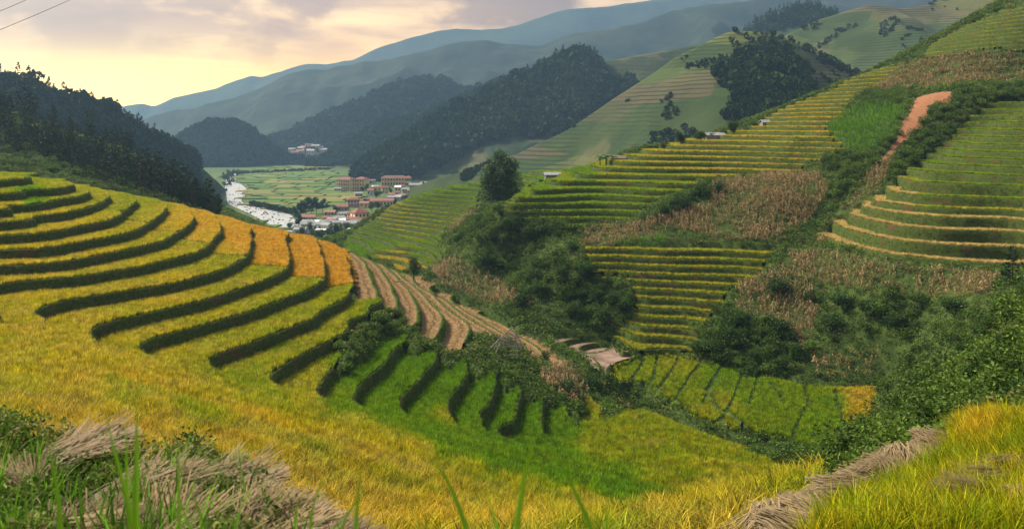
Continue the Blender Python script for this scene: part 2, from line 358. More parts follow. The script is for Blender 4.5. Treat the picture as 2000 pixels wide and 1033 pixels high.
# ------------------------------------------------------------------ scattering: points with attributes -> instances
PROTO = {}
def proto(name, v, f, m, attrs=None, smooth=False):
    me = mesh(name, v, f, smooth)
    for k, a in (attrs or {}).items():
        at = me.attributes.new(k, 'FLOAT', 'POINT'); at.data.foreach_set('value', np.asarray(a, np.float32))
    for mm in (m if isinstance(m, list) else [m]): me.materials.append(mm)
    return bpy.data.objects.new(name, me)
GROUPS = {}
def scatter_group(key, objs):
    if key in GROUPS: return GROUPS[key]
    g = bpy.data.node_groups.new('scatter_'+key, 'GeometryNodeTree')
    g.interface.new_socket('Geometry', in_out='INPUT', socket_type='NodeSocketGeometry'); g.interface.new_socket('Geometry', in_out='OUTPUT', socket_type='NodeSocketGeometry')
    N = g.nodes.new; L = g.links
    i = N('NodeGroupInput'); o = N('NodeGroupOutput'); ins = N('GeometryNodeInstanceOnPoints'); L.new(i.outputs[0], ins.inputs['Points'])
    j = N('GeometryNodeJoinGeometry')
    for ob in reversed(objs):
        oi = N('GeometryNodeObjectInfo'); oi.inputs['Object'].default_value = ob; oi.inputs['As Instance'].default_value = True; oi.transform_space = 'ORIGINAL'; L.new(oi.outputs['Geometry'], j.inputs[0])
    L.new(j.outputs[0], ins.inputs['Instance']); ins.inputs['Pick Instance'].default_value = True
    def A(n, ty):
        a = N('GeometryNodeInputNamedAttribute'); a.data_type = ty; a.inputs['Name'].default_value = n; return a.outputs['Attribute']
    L.new(A('pick', 'INT'), ins.inputs['Instance Index'])
    L.new(A('rot', 'FLOAT_VECTOR'), ins.inputs['Rotation']); L.new(A('scl', 'FLOAT_VECTOR'), ins.inputs['Scale'])
    L.new(ins.outputs[0], o.inputs[0]); GROUPS[key] = g; return g
def scatter(name, key, objs, P, scl, tint=None, dry=None, tilt=0.12, parent=None, rz=None, label=None, cat=None):
    n = len(P)
    if n == 0: return None
    me = bpy.data.meshes.new(name); me.vertices.add(n); me.vertices.foreach_set('co', np.asarray(P, np.float32).ravel())
    def put(k, ty, a, fld='value'):
        at = me.attributes.new(k, ty, 'POINT'); at.data.foreach_set(fld, np.ascontiguousarray(a).ravel())
    rot = np.stack([RNG.normal(0, tilt, n), RNG.normal(0, tilt, n), RNG.uniform(0, 6.283, n) if rz is None else rz], 1).astype(np.float32)
    scl = np.asarray(scl, np.float32)
    if scl.ndim == 1: scl = np.repeat(scl[:, None], 3, 1)
    put('rot', 'FLOAT_VECTOR', rot, 'vector'); put('scl', 'FLOAT_VECTOR', scl, 'vector')
    put('pick', 'INT', RNG.integers(0, len(objs), n).astype(np.int32)); put('rnd', 'FLOAT', RNG.uniform(0, 1, n).astype(np.float32))
    put('tint', 'FLOAT', (np.zeros(n) if tint is None else tint).astype(np.float32)); put('dry', 'FLOAT', (np.zeros(n) if dry is None else dry).astype(np.float32))
    o = link(name, me, None, parent); md = o.modifiers.new('scatter', 'NODES'); md.node_group = scatter_group(key, objs)
    o['kind'] = 'stuff'
    if label: o['label'] = label
    return o

def blades(n, hgt, spread, width, lean, seed, head=0.0, segs=3):
    """a tuft of tapering blades; attributes h (height along the blade) and lv (one value per blade)"""
    r = np.random.default_rng(seed); v = []; f = []; h = []; lv = []
    for i in range(n):
        a = r.uniform(0, 6.283); rad = spread*math.sqrt(r.uniform(0, 1)); bx, by = rad*math.cos(a), rad*math.sin(a)
        a2 = a + r.normal(0, .9); L = hgt*r.uniform(.68, 1.06); ln = lean*r.uniform(.25, 1.1); w = width*r.uniform(.7, 1.2); q = r.uniform(0, 1)
        wx, wy = -math.sin(a2+r.normal(0, .6)), math.cos(a2+r.normal(0, .6)); b = len(v)
        for s in range(segs+1):
            u = s/segs; out = ln*u*u*L; zz = L*u*(1 - .38*ln*u*u); ww = w*(1-u**1.6)*.5 if head == 0 else w*.5*(1-u*.35 if u < .99 else .3)
            cx, cy = bx+math.cos(a2)*out, by+math.sin(a2)*out
            v += [(cx-wx*ww, cy-wy*ww, zz), (cx+wx*ww, cy+wy*ww, zz)]; h += [u, u]; lv += [q, q]
        f += [(b+2*s, b+2*s+1, b+2*s+3, b+2*s+2) for s in range(segs)]
    return v, f, {'h': h, 'lv': lv}
RICE_NEAR = [proto('rice_clump', *blades(30, .85, .16, .026, .6, 10+i)[:2], M_RICE, blades(30, .85, .16, .026, .6, 10+i)[2]) for i in range(3)]
RICE_FAR = [proto('rice_patch', *blades(30, .80, .24, .042, .42, 20+i, segs=2)[:2], M_RICE, blades(30, .80, .24, .042, .42, 20+i, segs=2)[2]) for i in range(3)]

# ------------------------------------------------------------------ terraces
PX, PY = to_px(GXX, GYY, SG)
POLY = {
 'A': ([(-400,325),(0,322),(60,333),(150,343),(300,368),(430,402),(540,434),(640,458),(674,482),(682,500),(690,520),(694,548),(691,575),(750,587),(756,592),(738,614),(700,640),(665,668),(652,700),(662,735),(745,665),(765,652),(792,652),(802,692),(832,682),(858,686),(880,722),(898,703),(918,706),(935,742),(955,727),(974,732),(985,762),(1005,753),(1024,760),(1035,786),(1050,774),(1066,782),(1075,802),(1085,786),(1104,790),(1128,836),(1142,772),(1165,772),(1185,822),(1225,800),(1262,798),(1300,806),(1350,832),(1450,872),(1485,892),(1560,915),(1612,918),(1600,965),(1530,1010),(1500,1060),(-400,1060)], 16, 238),
 'F': ([(670,484),(700,490),(745,500),(830,540),(930,600),(1040,652),(1112,703),(1102,716),(1050,704),(1020,674),(975,658),(930,646),(922,668),(880,694),(858,690),(858,658),(828,666),(812,642),(796,642),(780,608),(762,608),(750,590),(691,577),(694,548),(690,520),(682,500)], 135, 232),
 'B': ([(978,436),(983,400),(1018,368),(1068,346),(1130,324),(1180,312),(1230,300),(1290,284),(1374,262),(1467,249),(1520,216),(1569,196),(1629,174),(1670,144),(1740,128),(1764,126),(1722,160),(1672,190),(1642,230),(1612,250),(1652,285),(1642,300),(1572,320),(1572,335),(1480,342),(1350,350),(1380,353),(1332,372),(1297,382),(1257,405),(1226,432),(1200,439),(1050,437)], 204, 330),
 'T': ([(1795,114),(1820,84),(1854,66),(1910,40),(1960,20),(2000,8),(2150,-60),(2150,100),(2000,104),(1950,94),(1860,108)], 230, 330),
 'C': ([(1598,456),(1655,413),(1708,382),(1738,360),(1782,320),(1822,293),(1856,266),(1886,232),(1926,202),(2000,188),(2160,188),(2160,550),(1962,534),(1850,530),(1740,520),(1650,502),(1590,474)], 128, 250),
 'D': ([(1140,482),(1300,476),(1440,476),(1512,484),(1492,520),(1470,546),(1430,560),(1402,600),(1372,640),(1352,686),(1260,690),(1188,665),(1200,645),(1240,610),(1235,560),(1240,545),(1145,536)], 150, 215),
 'G': ([(1188,738),(1210,702),(1260,686),(1340,690),(1440,715),(1450,745),(1520,745),(1580,760),(1640,765),(1745,775),(1712,800),(1660,896),(1600,908),(1550,874),(1470,850),(1400,832),(1300,786)], 118, 175),
 'M': ([(1060,652),(1130,655),(1250,690),(1210,702),(1188,742),(1140,698)], 140, 185),
 'E': ([(662,487),(680,458),(740,420),(770,394),(810,374),(850,358),(940,352),(935,400),(900,430),(870,450),(860,470),(880,480),(850,522),(790,532),(740,507),(700,502)], 238, 370),
 'K': ([(1010,320),(1160,316),(1178,324),(1100,345),(1020,372)], 285, 390),
}
LEVELS = {'A': [LA(k) for k in range(27, -6, -1)], 'F': [LA(k) for k in range(27, -6, -1)], 'B': [-22.2+1.48*k for k in range(-2, 40)], 'T': [-22.2+1.48*k for k in range(20, 60)],
          'C': LC, 'D': [-27.2+1.38*k for k in range(-13, 3)], 'G': [-50.5, -47.0, -44.3, -42.6, -41.0], 'M': [-44.6+.8*k for k in range(0, 8)],
          'E': [-41+1.08*k for k in range(0, 24)], 'K': [-30+1.3*k for k in range(0, 24)]}
REG = np.full(SG.shape, -1, np.int8); RKEYS = list(POLY)
for q, kk in enumerate(RKEYS):
    poly, y0, y1 = POLY[kk]; REG[in_poly(PX, PY, poly) & (GYY > y0) & (GYY < y1) & (REG < 0)] = q
# the paddies on the floor of the bowl lie on one gentle plane
_g = REG == RKEYS.index('G'); _A = np.stack([GXX[_g], GYY[_g], np.ones(_g.sum())], 1); _pl = np.linalg.lstsq(_A, SG[_g], rcond=None)[0]; SG[_g] = _A @ _pl
def region_at(x, y):
    i = np.clip(np.rint((x-GX0)/GS).astype(int), 0, REG.shape[1]-1); j = np.clip(np.rint((y-GY0)/GS).astype(int), 0, REG.shape[0]-1); return REG[j, i]

# the ground itself: lowered under the terraces so that only their treads and banks show
soilpoly = [(1722,312),(1748,280),(1770,240),(1782,205),(1800,186),(1850,178),(1862,188),(1822,206),(1806,232),(1775,272),(1745,300),(1728,318)]
inside = (REG >= 0)
er = inside.copy()
ZG = np.where(inside, SG-2.1, SG + .22*fbm(GXX, GYY, 4, 3, 9))
ZG = np.where(inside & (REG == RKEYS.index('G')), SG-.02, ZG); ZG = np.where(inside & (REG == RKEYS.index('C')), np.where(SG < LC[0]-.1, SG+.1*fbm(GXX, GYY, 4, 3, 9), SG-2.7), ZG); ZG = np.where(inside & (REG == RKEYS.index('M')), SG-1.2, ZG)
keepn = (PX > -260) & (PX < 2260) | (GYY < 40)
def grid_mesh(name, Z, keep):
    nj, ni = Z.shape; idx = np.arange(nj*ni).reshape(nj, ni)
    q = np.stack([idx[:-1, :-1], idx[:-1, 1:], idx[1:, 1:], idx[1:, :-1]], -1)
    k = keep[:-1, :-1] & keep[1:, 1:] & keep[:-1, 1:] & keep[1:, :-1]; q = q[k]
    used = np.unique(q); mp = np.full(nj*ni, -1); mp[used] = np.arange(len(used))
    v = np.stack([GXX.ravel(), GYY.ravel(), Z.ravel()], 1)[used]
    return fast_mesh(name, v, mp[q], True), used
gm, used = grid_mesh('hillside', ZG, keepn)
at = gm.attributes.new('soil', 'FLOAT', 'POINT'); at.data.foreach_set('value', (in_poly(PX+14*fbm(GXX, GYY, 5, 3, 91), PY+9*fbm(GXX, GYY, 4, 3, 92), soilpoly) & (GYY > 190)).ravel()[used].astype(np.float32))
HILL = link('hillside', gm, M_GROUND); tag(HILL, kind='structure')

def terrace_band(T, S, G, lo, hi):
    """the part of the triangles T with lo <= S < hi, and the segments where it meets lo"""
    s = S[T]; ok = (s.max(1) > lo) & (s.min(1) < hi); T = T[ok]; s = s[ok]
    full = (s.min(1) >= lo) & (s.max(1) < hi)
    v = []; f = []; seg = []; ind = {}
    def vid(p):
        k = (round(p[0], 3), round(p[1], 3))
        if k not in ind: ind[k] = len(v); v.append(p)
        return ind[k]
    for tr in T[full]: f.append(tuple(vid(tuple(G[i])) for i in tr))
    for tr in T[~full]:
        poly = [(G[i][0], G[i][1], S[i]) for i in tr]
        for lim, sg in ((lo, 1), (hi, -1)):
            out = []; cut = []
            for a in range(len(poly)):
                p, q = poly[a], poly[(a+1) % len(poly)]; dp, dq = sg*(p[2]-lim), sg*(q[2]-lim)
                if dp >= 0: out.append(p)
                if (dp >= 0) != (dq >= 0):
                    u = dp/(dp-dq); c = (p[0]+(q[0]-p[0])*u, p[1]+(q[1]-p[1])*u, lim); out.append(c); cut.append(c)
            poly = out
            if sg == 1 and len(cut) == 2: seg.append(cut)
            if len(poly) < 3: break
        if len(poly) >= 3:
            f.append(tuple(vid((p[0], p[1])) for p in poly))
    f = [q for q in f if len(set(q)) == len(q)]
    return v, f, seg
_idx = np.arange(SG.size).reshape(SG.shape)
_a, _b, _c, _d = _idx[:-1, :-1].ravel(), _idx[:-1, 1:].ravel(), _idx[1:, 1:].ravel(), _idx[1:, :-1].ravel()
TRI = np.concatenate([np.stack([_a, _b, _c], 1), np.stack([_a, _c, _d], 1)])
_G = np.stack([GXX.ravel(), GYY.ravel()], 1); _S = SG.ravel(); _RG = REG.ravel()
TREAD = {'F': M_STUB, 'M': M_MUD}
TERR = {}       # (region, level index) -> terrace object
BANKPTS = []
def bank_mesh(seg, lo, below, reg):
    n = len(seg)
    P = np.array(seg)[:, :, :2].reshape(-1, 2); key = {}; ids = []; U = []
    for p in np.round(P, 3):
        k = tuple(p)
        if k not in key: key[k] = len(U); U.append(p)
        ids.append(key[k])
    U = np.array(U); g = np.stack([bil(DXG, U[:, 0], U[:, 1]), bil(DYG, U[:, 0], U[:, 1])], 1); g /= np.maximum(np.linalg.norm(g, axis=1, keepdims=True), 1e-6)
    x, y = U[:, 0], U[:, 1]; dz = lo-below
    nz = lambda s, sc: vnoise(x, y, sc, s)
    rows = [(0.34, lo+.02), (0.06, lo+.13+.05*nz(1, .9)), (-.06+.05*nz(5, 1.1), lo-.02), (-.20+.12*nz(2, 1.3), lo-dz*.38), (-.36+.16*nz(3, 1.7), lo-dz*.72), (-.58+.10*nz(4, 2.0), below-.06)]
    V = np.concatenate([np.column_stack([U+g*np.broadcast_to(np.asarray(o), (len(U),))[:, None], np.broadcast_to(np.asarray(z), (len(U),))]) for o, z in rows])
    m = len(U); f = []; ids = np.array(ids).reshape(-1, 2)
    # orient so that faces look outwards
    d = U[ids[:, 1]]-U[ids[:, 0]]; gg = g[ids[:, 0]]; sw = (d[:, 0]*gg[:, 1]-d[:, 1]*gg[:, 0]) < 0
    ids[sw] = ids[sw][:, ::-1]
    for r in range(len(rows)-1): f.append(np.stack([ids[:, 0]+r*m, ids[:, 0]+(r+1)*m, ids[:, 1]+(r+1)*m, ids[:, 1]+r*m], 1))
    BANKPTS.append((reg, V[m:], np.concatenate([i for i in f])[len(ids):]-m))
    f = np.concatenate(f)
    return fast_mesh('bank', V, f, False)
for q, kk in enumerate(RKEYS):
    if kk == 'G': continue
    Tr = TRI[(_RG[TRI] == q).all(1)]
    lv = LEVELS[kk]
    smin, smax = _S[Tr].min(), _S[Tr].max()
    for k, lo in enumerate(lv):
        hi = lv[k+1] if k+1 < len(lv) else lo+3
        if hi <= smin or lo >= smax: continue
        v, f, seg = terrace_band(Tr, _S, _G, lo, hi)
        if len(f) < 6: continue
        me = mesh('terrace', [(a[0], a[1], lo) for a in v], f)
        o = link('terrace', me, TREAD.get(kk, M_SOIL), HILL); TERR[(kk, k)] = o
        if len(seg) > 2:
            b = bank_mesh(seg, lo, lv[k-1] if k else lo-(hi-lo), kk); link('bank', b, M_BANK, o)
print('terraces', len(TERR))

# ------------------------------------------------------------------ rice standing on the terraces
TINTS = [  # photograph point, ripeness of the rice there (0 young green .. 1 orange)
 (20,340,.45),(100,355,.47),(60,382,.08),(20,396,.62),(150,378,.52),(200,385,.52),(250,395,.48),(300,390,.5),(340,420,.72),(300,408,.55),(290,450,.62),(400,430,.82),(420,470,.72),(460,450,.9),(520,480,.95),(580,500,.97),(640,510,.99),(680,520,.99),
 (30,420,.6),(100,412,.62),(50,450,.66),(180,425,.6),(50,480,.68),(220,450,.6),(60,510,.68),(200,490,.66),(330,460,.55),(50,545,.62),(250,510,.62),(400,490,.52),(0,590,.6),(150,560,.6),(300,540,.6),(450,500,.52),(540,520,.48),(620,560,.5),(680,590,.5),(740,595,.36),(500,560,.55),(350,580,.62),(150,620,.62),(60,660,.66),(250,640,.58),(400,610,.56),(560,590,.52),(640,620,.52),(600,660,.5),(450,660,.52),(300,690,.58),(500,720,.5),(620,730,.52),(560,750,.48),
 (690,730,.12),(760,680,.06),(660,775,.3),(830,700,.05),(780,770,.1),(740,790,.18),(850,760,.12),(900,730,.05),(950,760,.03),(1000,780,.05),(1050,800,.05),(1100,830,.1),(900,800,.08),(870,815,.5),(960,850,.08),(1050,870,.06),(850,830,.12),(1000,900,.08),(1100,900,.07),(1200,950,.1),(1280,968,.15),(900,865,.2),
 (1150,800,.5),(1160,860,.48),(1250,850,.47),(1350,880,.48),(1450,910,.48),(1550,940,.55),(1300,930,.45),(1450,960,.6),
 (600,790,.55),(700,830,.55),(800,880,.58),(900,920,.5),(1000,950,.55),(1150,985,.62),(1300,1000,.72),(1450,1000,.75),
 (50,720,0.58),(150,760,0.71),(250,760,0.60),(300,800,0.73),(400,780,0.53),(350,870,0.74),(500,820,0.69),(550,880,0.73),(600,950,0.77),(700,900,0.71),(700,980,0.77),(850,980,0.76),(1000,1010,0.73),(450,860,0.76),(200,850,0.73),(620,860,0.60),(520,770,0.43),
 (1000,420,.28),(1100,410,.28),(1200,420,.3),(1050,370,.3),(1250,380,.32),(1100,345,.42),(1300,365,.38),(1200,325,.52),(1400,325,.62),(1300,300,.6),(1500,300,.66),(1400,280,.62),(1600,285,.66),(1500,265,.66),(1550,220,.72),(1650,180,.66),(1700,150,.6),(1850,85,.45),(1950,60,.5),(1990,90,.4),(1990,30,.5),
 (1630,465,.78),(1800,510,.78),(1950,515,.78),(1900,478,.78),(1700,425,.78),(1850,450,.78),(1950,455,.78),(1720,405,.76),(1900,430,.74),(1750,390,.66),(1900,405,.5),(1850,375,.3),(1950,365,.28),(1850,330,.22),(1950,310,.26),(1900,280,.3),(1970,250,.36),(1970,220,.3),
 (1200,490,.55),(1400,490,.5),(1300,520,.56),(1300,550,.55),(1300,580,.55),(1270,620,.55),(1350,640,.55),(1230,655,.55),
 (1260,720,.42),(1330,730,.46),(1400,780,.48),(1410,745,.25),(1450,760,.3),(1500,790,.33),(1550,800,.32),(1600,830,.26),(1620,800,.26),(1680,800,.75),(1700,790,.78),
 (700,480,.1),(760,470,.12),(720,440,.15),(780,440,.52),(760,420,.6),(800,410,.5),(830,390,.15),(900,375,.12),(880,430,.4),(900,400,.15),(800,455,.4),(820,490,.2),(770,500,.75),(800,515,.75),(860,485,.1),(1050,350,.15),(1120,330,.15),
]
TINTS = np.array(TINTS, float)
def tint_at(px, py, joint=True):
    out = np.empty(len(px))
    for s in range(0, len(px), 20000):
        a = px[s:s+20000, None]-TINTS[None, :, 0]; b = (py[s:s+20000, None]-TINTS[None, :, 1])*1.5
        w = 1/(a*a+b*b+60)**2.2; up = ((py[s:s+20000] < np.interp(px[s:s+20000], JX, JY)) & (px[s:s+20000] > 190) & (px[s:s+20000] < 700) & joint)[:, None]; w = np.where(up & (py[s:s+20000, None] > 300), np.where(RIPE[None] | (TINTS[None, :, 0] < 330), w, w*1e-4), np.where(RIPE[None], w*1e-4, w)); out[s:s+20000] = (w*TINTS[None, :, 2]).sum(1)/w.sum(1)
    return out
GLINES = [[(1257,694),(1252,714),(1236,741),(1241,760)],[(1287,689),(1282,714),(1268,757)],[(1323,687),(1321,709),(1282,770)],[(1373,703),(1341,746),(1318,782)],[(1400,740),(1370,790)],[(1414,710),(1378,766),(1396,791),(1416,812),(1391,832)],[(1450,730),(1428,787),(1418,805),(1409,830)],[(1505,752),(1528,787)],[(1569,762),(1579,787),(1555,837),(1537,876)],[(1630,766),(1641,814),(1657,856)],[(1424,806),(1464,846),(1532,877)],[(1478,745),(1462,790)]]
def line_dist(px, py, lines):
    d = np.full(len(px), 1e9)
    for L in lines:
        for (x0, y0), (x1, y1) in zip(L[:-1], L[1:]):
            u = np.clip(((px-x0)*(x1-x0)+(py-y0)*(y1-y0))/((x1-x0)**2+(y1-y0)**2), 0, 1); d = np.minimum(d, np.hypot(px-x0-u*(x1-x0), py-y0-u*(y1-y0)))
    return d
GSEED = np.array([(1225,725),(1262,735),(1295,742),(1333,745),(1372,745),(1360,800),(1405,745),(1430,765),(1455,780),(1500,800),(1545,800),(1540,850),(1600,820),(1690,800)], float)
NORICE = {'F', 'M'}
JX = [190, 230, 290, 360, 425, 498, 570, 645, 700]; JY = [392, 412, 438, 458, 487, 507, 527, 550, 556]     # joint between the ripe plots and the strips below them
RIPE = np.array([(r[0] > 270) & (r[0] < 700) & (r[1] < np.interp(r[0], JX, JY)) for r in TINTS])
def rice_points(kk, sp):
    poly, y0, y1 = POLY[kk]; q = RKEYS.index(kk); jj, ii = np.nonzero(REG == q)
    x0, x1, ya, yb = gx[ii.min()]-1, gx[ii.max()]+1, gy[jj.min()]-1, gy[jj.max()]+1
    X, Y = np.meshgrid(np.arange(x0, x1, sp), np.arange(ya, yb, sp)); X = X.ravel(); Y = Y.ravel()
    X = X+RNG.uniform(-.42, .42, len(X))*sp; Y = Y+RNG.uniform(-.42, .42, len(Y))*sp
    k = region_at(X, Y) == q; return X[k], Y[k]
SPAC = {'A': .34, 'B': .46, 'T': .6, 'C': .42, 'D': .42, 'G': .40, 'E': .55, 'K': .7}
def grow_rice():
    tot = 0
    for kk in RKEYS:
        if kk in NORICE: continue
        X, Y = rice_points(kk, SPAC[kk]); S = ground(X, Y); px, py = to_px(X, Y, S)
        ok = (px > -60) & (px < 2060) & (py < 1090); X, Y, S, px, py = X[ok], Y[ok], S[ok], px[ok], py[ok]
        gr = np.maximum(np.hypot(bil(DXG, X, Y), bil(DYG, X, Y)), .05); lv = np.array(LEVELS[kk]); ix = np.searchsorted(lv, S, 'right')-1
        lo = lv[np.clip(ix, 0, len(lv)-1)]; hi = lv[np.clip(ix+1, 0, len(lv)-1)]
        edge = .30 if kk != 'G' else .22
        if kk == 'G': lo = S; gr = gr*0+1
        d0 = (S-lo)/gr; d1 = (hi-S)/gr; ok = (ix >= 0) & (d0 > edge) & (d1 > .62) if kk != 'G' else np.ones(len(X), bool)
        if kk == 'A': ok &= ~((np.abs(py-np.interp(px, JX, JY)) < 2.2) & (px > 225) & (px < 692) & (Y > 100))
        if kk == 'G': ok &= line_dist(px+2.5*fbm(X, Y, 3, 2, 6), py, GLINES) > 4.2
        if kk == 'C':   # only narrow strips are planted, the inner part is grassy bank
            ok &= d0 < 2.4
        X, Y, S, lo, ix, px, py = X[ok], Y[ok], S[ok], lo[ok], ix[ok], px[ok], py[ok]
        T = tint_at(px, py, kk == 'A') + .11*fbm(X, Y, 6, 3, 3) + .10*fbm(X, Y, 1.3, 2, 8) + RNG.normal(0, .035, len(X))
        if kk == 'A': T = T + np.where(Y < 96, .16*(((ix*7919) % 13)/12-.5), 0)*np.clip((px-60)/200, 0, 1)  # tint bands per terrace: partly ripeness, partly colour standing in for shaded edges
        DR = np.clip(np.where((T > .6) & (kk == 'C'), .75, 0)+np.where(T > .5, .07, .0)+.22*fbm(X, Y, 2.2, 2, 12)*(T > .45), 0, 1)
        hs = (.62 if kk in 'EKT' else .8 if kk == 'C' else 1) + .22*fbm(X, Y, 3.5, 3, 4)
        if kk == 'G': ix = np.argmin((px[:, None]-GSEED[None, :, 0])**2+(py[:, None]-GSEED[None, :, 1])**2*1.5, 1)
        for k in np.unique(ix):
            o = TERR.get((kk, int(k))) if kk != 'G' else HILL
            if o is None: continue
            m = ix == k
            if m.sum() < 5: continue
            P = np.stack([X[m], Y[m], lo[m]], 1); far = Y[m]
            w = (SPAC[kk]/.34)**.8*np.where(far > 45, 1.0, 1.25); s = np.stack([w, w, hs[m]*RNG.uniform(.85, 1.12, m.sum())], 1)
            if kk == 'A':
                nr = far < 62
                for sel, ob, key in ((nr, RICE_NEAR, 'rice_near'), (~nr, RICE_FAR, 'rice_far')):
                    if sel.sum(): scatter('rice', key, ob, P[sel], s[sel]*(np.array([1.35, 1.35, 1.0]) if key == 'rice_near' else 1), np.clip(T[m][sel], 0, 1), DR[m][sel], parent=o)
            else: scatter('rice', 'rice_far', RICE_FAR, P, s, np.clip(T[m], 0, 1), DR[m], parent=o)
            tot += m.sum()
    print('rice tufts', tot)
grow_rice()
# ------------------------------------------------------------------ the valley: floor, river, fields
VZ = -62.0
def valley(px, py, dz=0.0):
    Y = -(VZ+dz)*F/(py-HY); return np.array([(px-1000)/F*Y, Y, VZ+dz])
t = NT('valley_floor'); n = t.noise(.02, 5); n2 = t.noise(.15, 4)
M_VALLEY = t.principled(t.mix(t.ramp(n2, .35, .65), t.colors(n, [(.3, (.045, .085, .022)), (.5, (.075, .12, .028)), (.7, (.12, .13, .04))]), (.04, .07, .02)), .95, None, .1)
def far_grid(name, x0, x1, y0, y1, nx, ny, fz, m):
    X, Y = np.meshgrid(np.linspace(x0, x1, nx), np.linspace(y0, y1, ny)); Z = fz(X, Y)
    idx = np.arange(nx*ny).reshape(ny, nx); q = np.stack([idx[:-1, :-1], idx[:-1, 1:], idx[1:, 1:], idx[1:, :-1]], -1).reshape(-1, 4)
    return link(name, fast_mesh(name, np.stack([X, Y, Z], -1).reshape(-1, 3), q, True), m)
vf = far_grid('valley_floor', -3100, 3300, 330, 4500, 90, 80, lambda X, Y: VZ-.6 + 0*X, M_VALLEY); tag(vf, kind='structure')
# river
RL = [(452,338),(441,350),(438,362),(442,380),(444,398),(476,412),(508,428),(540,446),(570,466),(590,490)]
RR = [(462,338),(458,350),(482,368),(484,378),(468,392),(486,402),(530,411),(568,418),(580,436),(640,470)]
def resample(pts, n):
    p = np.array(pts, float); d = np.r_[0, np.cumsum(np.hypot(*np.diff(p, axis=0).T))]; s = np.linspace(0, d[-1], n)
    a = np.stack([np.interp(s, d, p[:, i]) for i in range(p.shape[1])], 1)
    if n > 20:
        for _ in range(2): a[1:-1] = (a[:-2]+2*a[1:-1]+a[2:])/4
    return a
rl = [valley(a, b, -.3) for a, b in resample(RL, 60)]; rr = [valley(a, b, -.3) for a, b in resample(RR, 60)]
v = []; nW = 12
for a, b in zip(rl, rr):
    for j in range(nW+1): v.append(a+(b-a)*j/nW)
f = [(i*(nW+1)+j, i*(nW+1)+j+1, (i+1)*(nW+1)+j+1, (i+1)*(nW+1)+j) for i in range(59) for j in range(nW)]
t = NT('white_water'); n = t.noise(.22, 6, .62); n2 = t.noise(.9, 4)
M_RIVER = t.principled(t.mix(t.ramp(t.math('ADD', n, t.math('MULTIPLY', n2, .35)), .60, .86), (.36, .37, .37), (.20, .23, .24)), .35, t.bump(n2, .4), .5)
riv = link('river', mesh('river', v, f), M_RIVER); tag(riv, kind='structure')
M_ROCK = plain('river_rock', (.075, .07, .065), .9, .4, .5)
def rock_mesh(seed, n=10):
    bm = bmesh.new(); bmesh.ops.create_icosphere(bm, subdivisions=1, radius=1); r = random.Random(seed)
    for p in bm.verts: p.co = Vector((p.co.x*1.2, p.co.y*.9, p.co.z*.6))*r.uniform(.7, 1.25)
    me = bpy.data.meshes.new('rock'); bm.to_mesh(me); bm.free(); me.materials.append(M_ROCK); return bpy.data.objects.new('rock', me)
ROCKS = [rock_mesh(i) for i in range(3)]
P = []; sc_ = []
for i in range(230):
    k = random.random()*58; i0 = int(k); a = rl[i0]; b = rr[i0]; u = random.betavariate(.8, .8); p = a+(b-a)*u + np.array([random.gauss(0, 1.5), random.gauss(0, 3), .1]); P.append(p); sc_.append(random.uniform(.2, .75)*(1.2 if 0.1 < u < .9 else 1.5))
scatter('river_rocks', 'rock', ROCKS, np.array(P), np.array(sc_)*1.0, tilt=.3)
# paddies on the valley floor, each its own low block with a dark gap between
t = NT('valley_paddy'); oi = t.N('ShaderNodeObjectInfo'); n = t.noise(.08, 4)
c = t.colors(oi.outputs['Random'], [(0, (.045, .095, .022)), (.3, (.065, .125, .024)), (.55, (.090, .140, .028)), (.72, (.13, .145, .034)), (.86, (.18, .155, .045)), (.95, (.20, .14, .06)), (1, (.06, .11, .026))])
M_PADDY = t.principled(t.mix(t.ramp(n, .3, .7), t.mix(1.0, c, (.78, .82, .8), 'MULTIPLY'), c), .9, t.bump(t.noise(1.2, 3), .3), .1)
FLD = [[(455,349),(470,331),(520,326),(600,322),(662,332),(668,352),(662,372),(700,382),(726,392),(700,404),(650,398),(612,404),(572,414),(536,406),(494,396),(486,384),(492,372),(470,356)],[(440,404),(474,418),(512,436),(548,456),(500,452),(440,430)],[(482,322),(600,316),(660,326),(560,330)]]
FLDW = [[tuple(valley(a, b)[:2]) for a, b in p] for p in FLD]
def build_paddies():
    n = 0; y = 455.0; r = random.Random(3)
    while y < 1720:
        dy = 11 + (y-455)*.020 + r.uniform(-2, 3); x = -470 + r.uniform(-10, 10)
        while x < -70:
            dx = r.uniform(20, 46); cx, cy = x+dx/2, y+dy/2; sk = 14*math.sin(x*.013+y*.006)
            if any(in_poly(np.array([cx]), np.array([cy+sk]), w)[0] for w in FLDW):
                g = .5+.0009*y; c = []
                sl = lambda xx: 14*math.sin(xx*.013+y*.006)
                top = [(x+g, y+g+sl(x)+r.uniform(-.8, .8)), (x+dx/2, y+g+sl(x+dx/2)), (x+dx-g, y+g+sl(x+dx)+r.uniform(-.8, .8)), (x+dx-g+r.uniform(-2, 2), y+dy-g+sl(x+dx)), (x+dx/2, y+dy-g+sl(x+dx/2)), (x+g+r.uniform(-2, 2), y+dy-g+sl(x))]
                zt = VZ+.25+r.uniform(0, .35); k = len(top)
                me = mesh('paddy', [(a, b, zt) for a, b in top]+[(a, b, VZ-.9) for a, b in top], [tuple(range(k))]+[(i, i+k, (i+1) % k+k, (i+1) % k) for i in range(k)])
                link('paddy', me, M_PADDY, vf); n += 1
            x += dx
        y += dy
    print('paddies', n)
build_paddies()

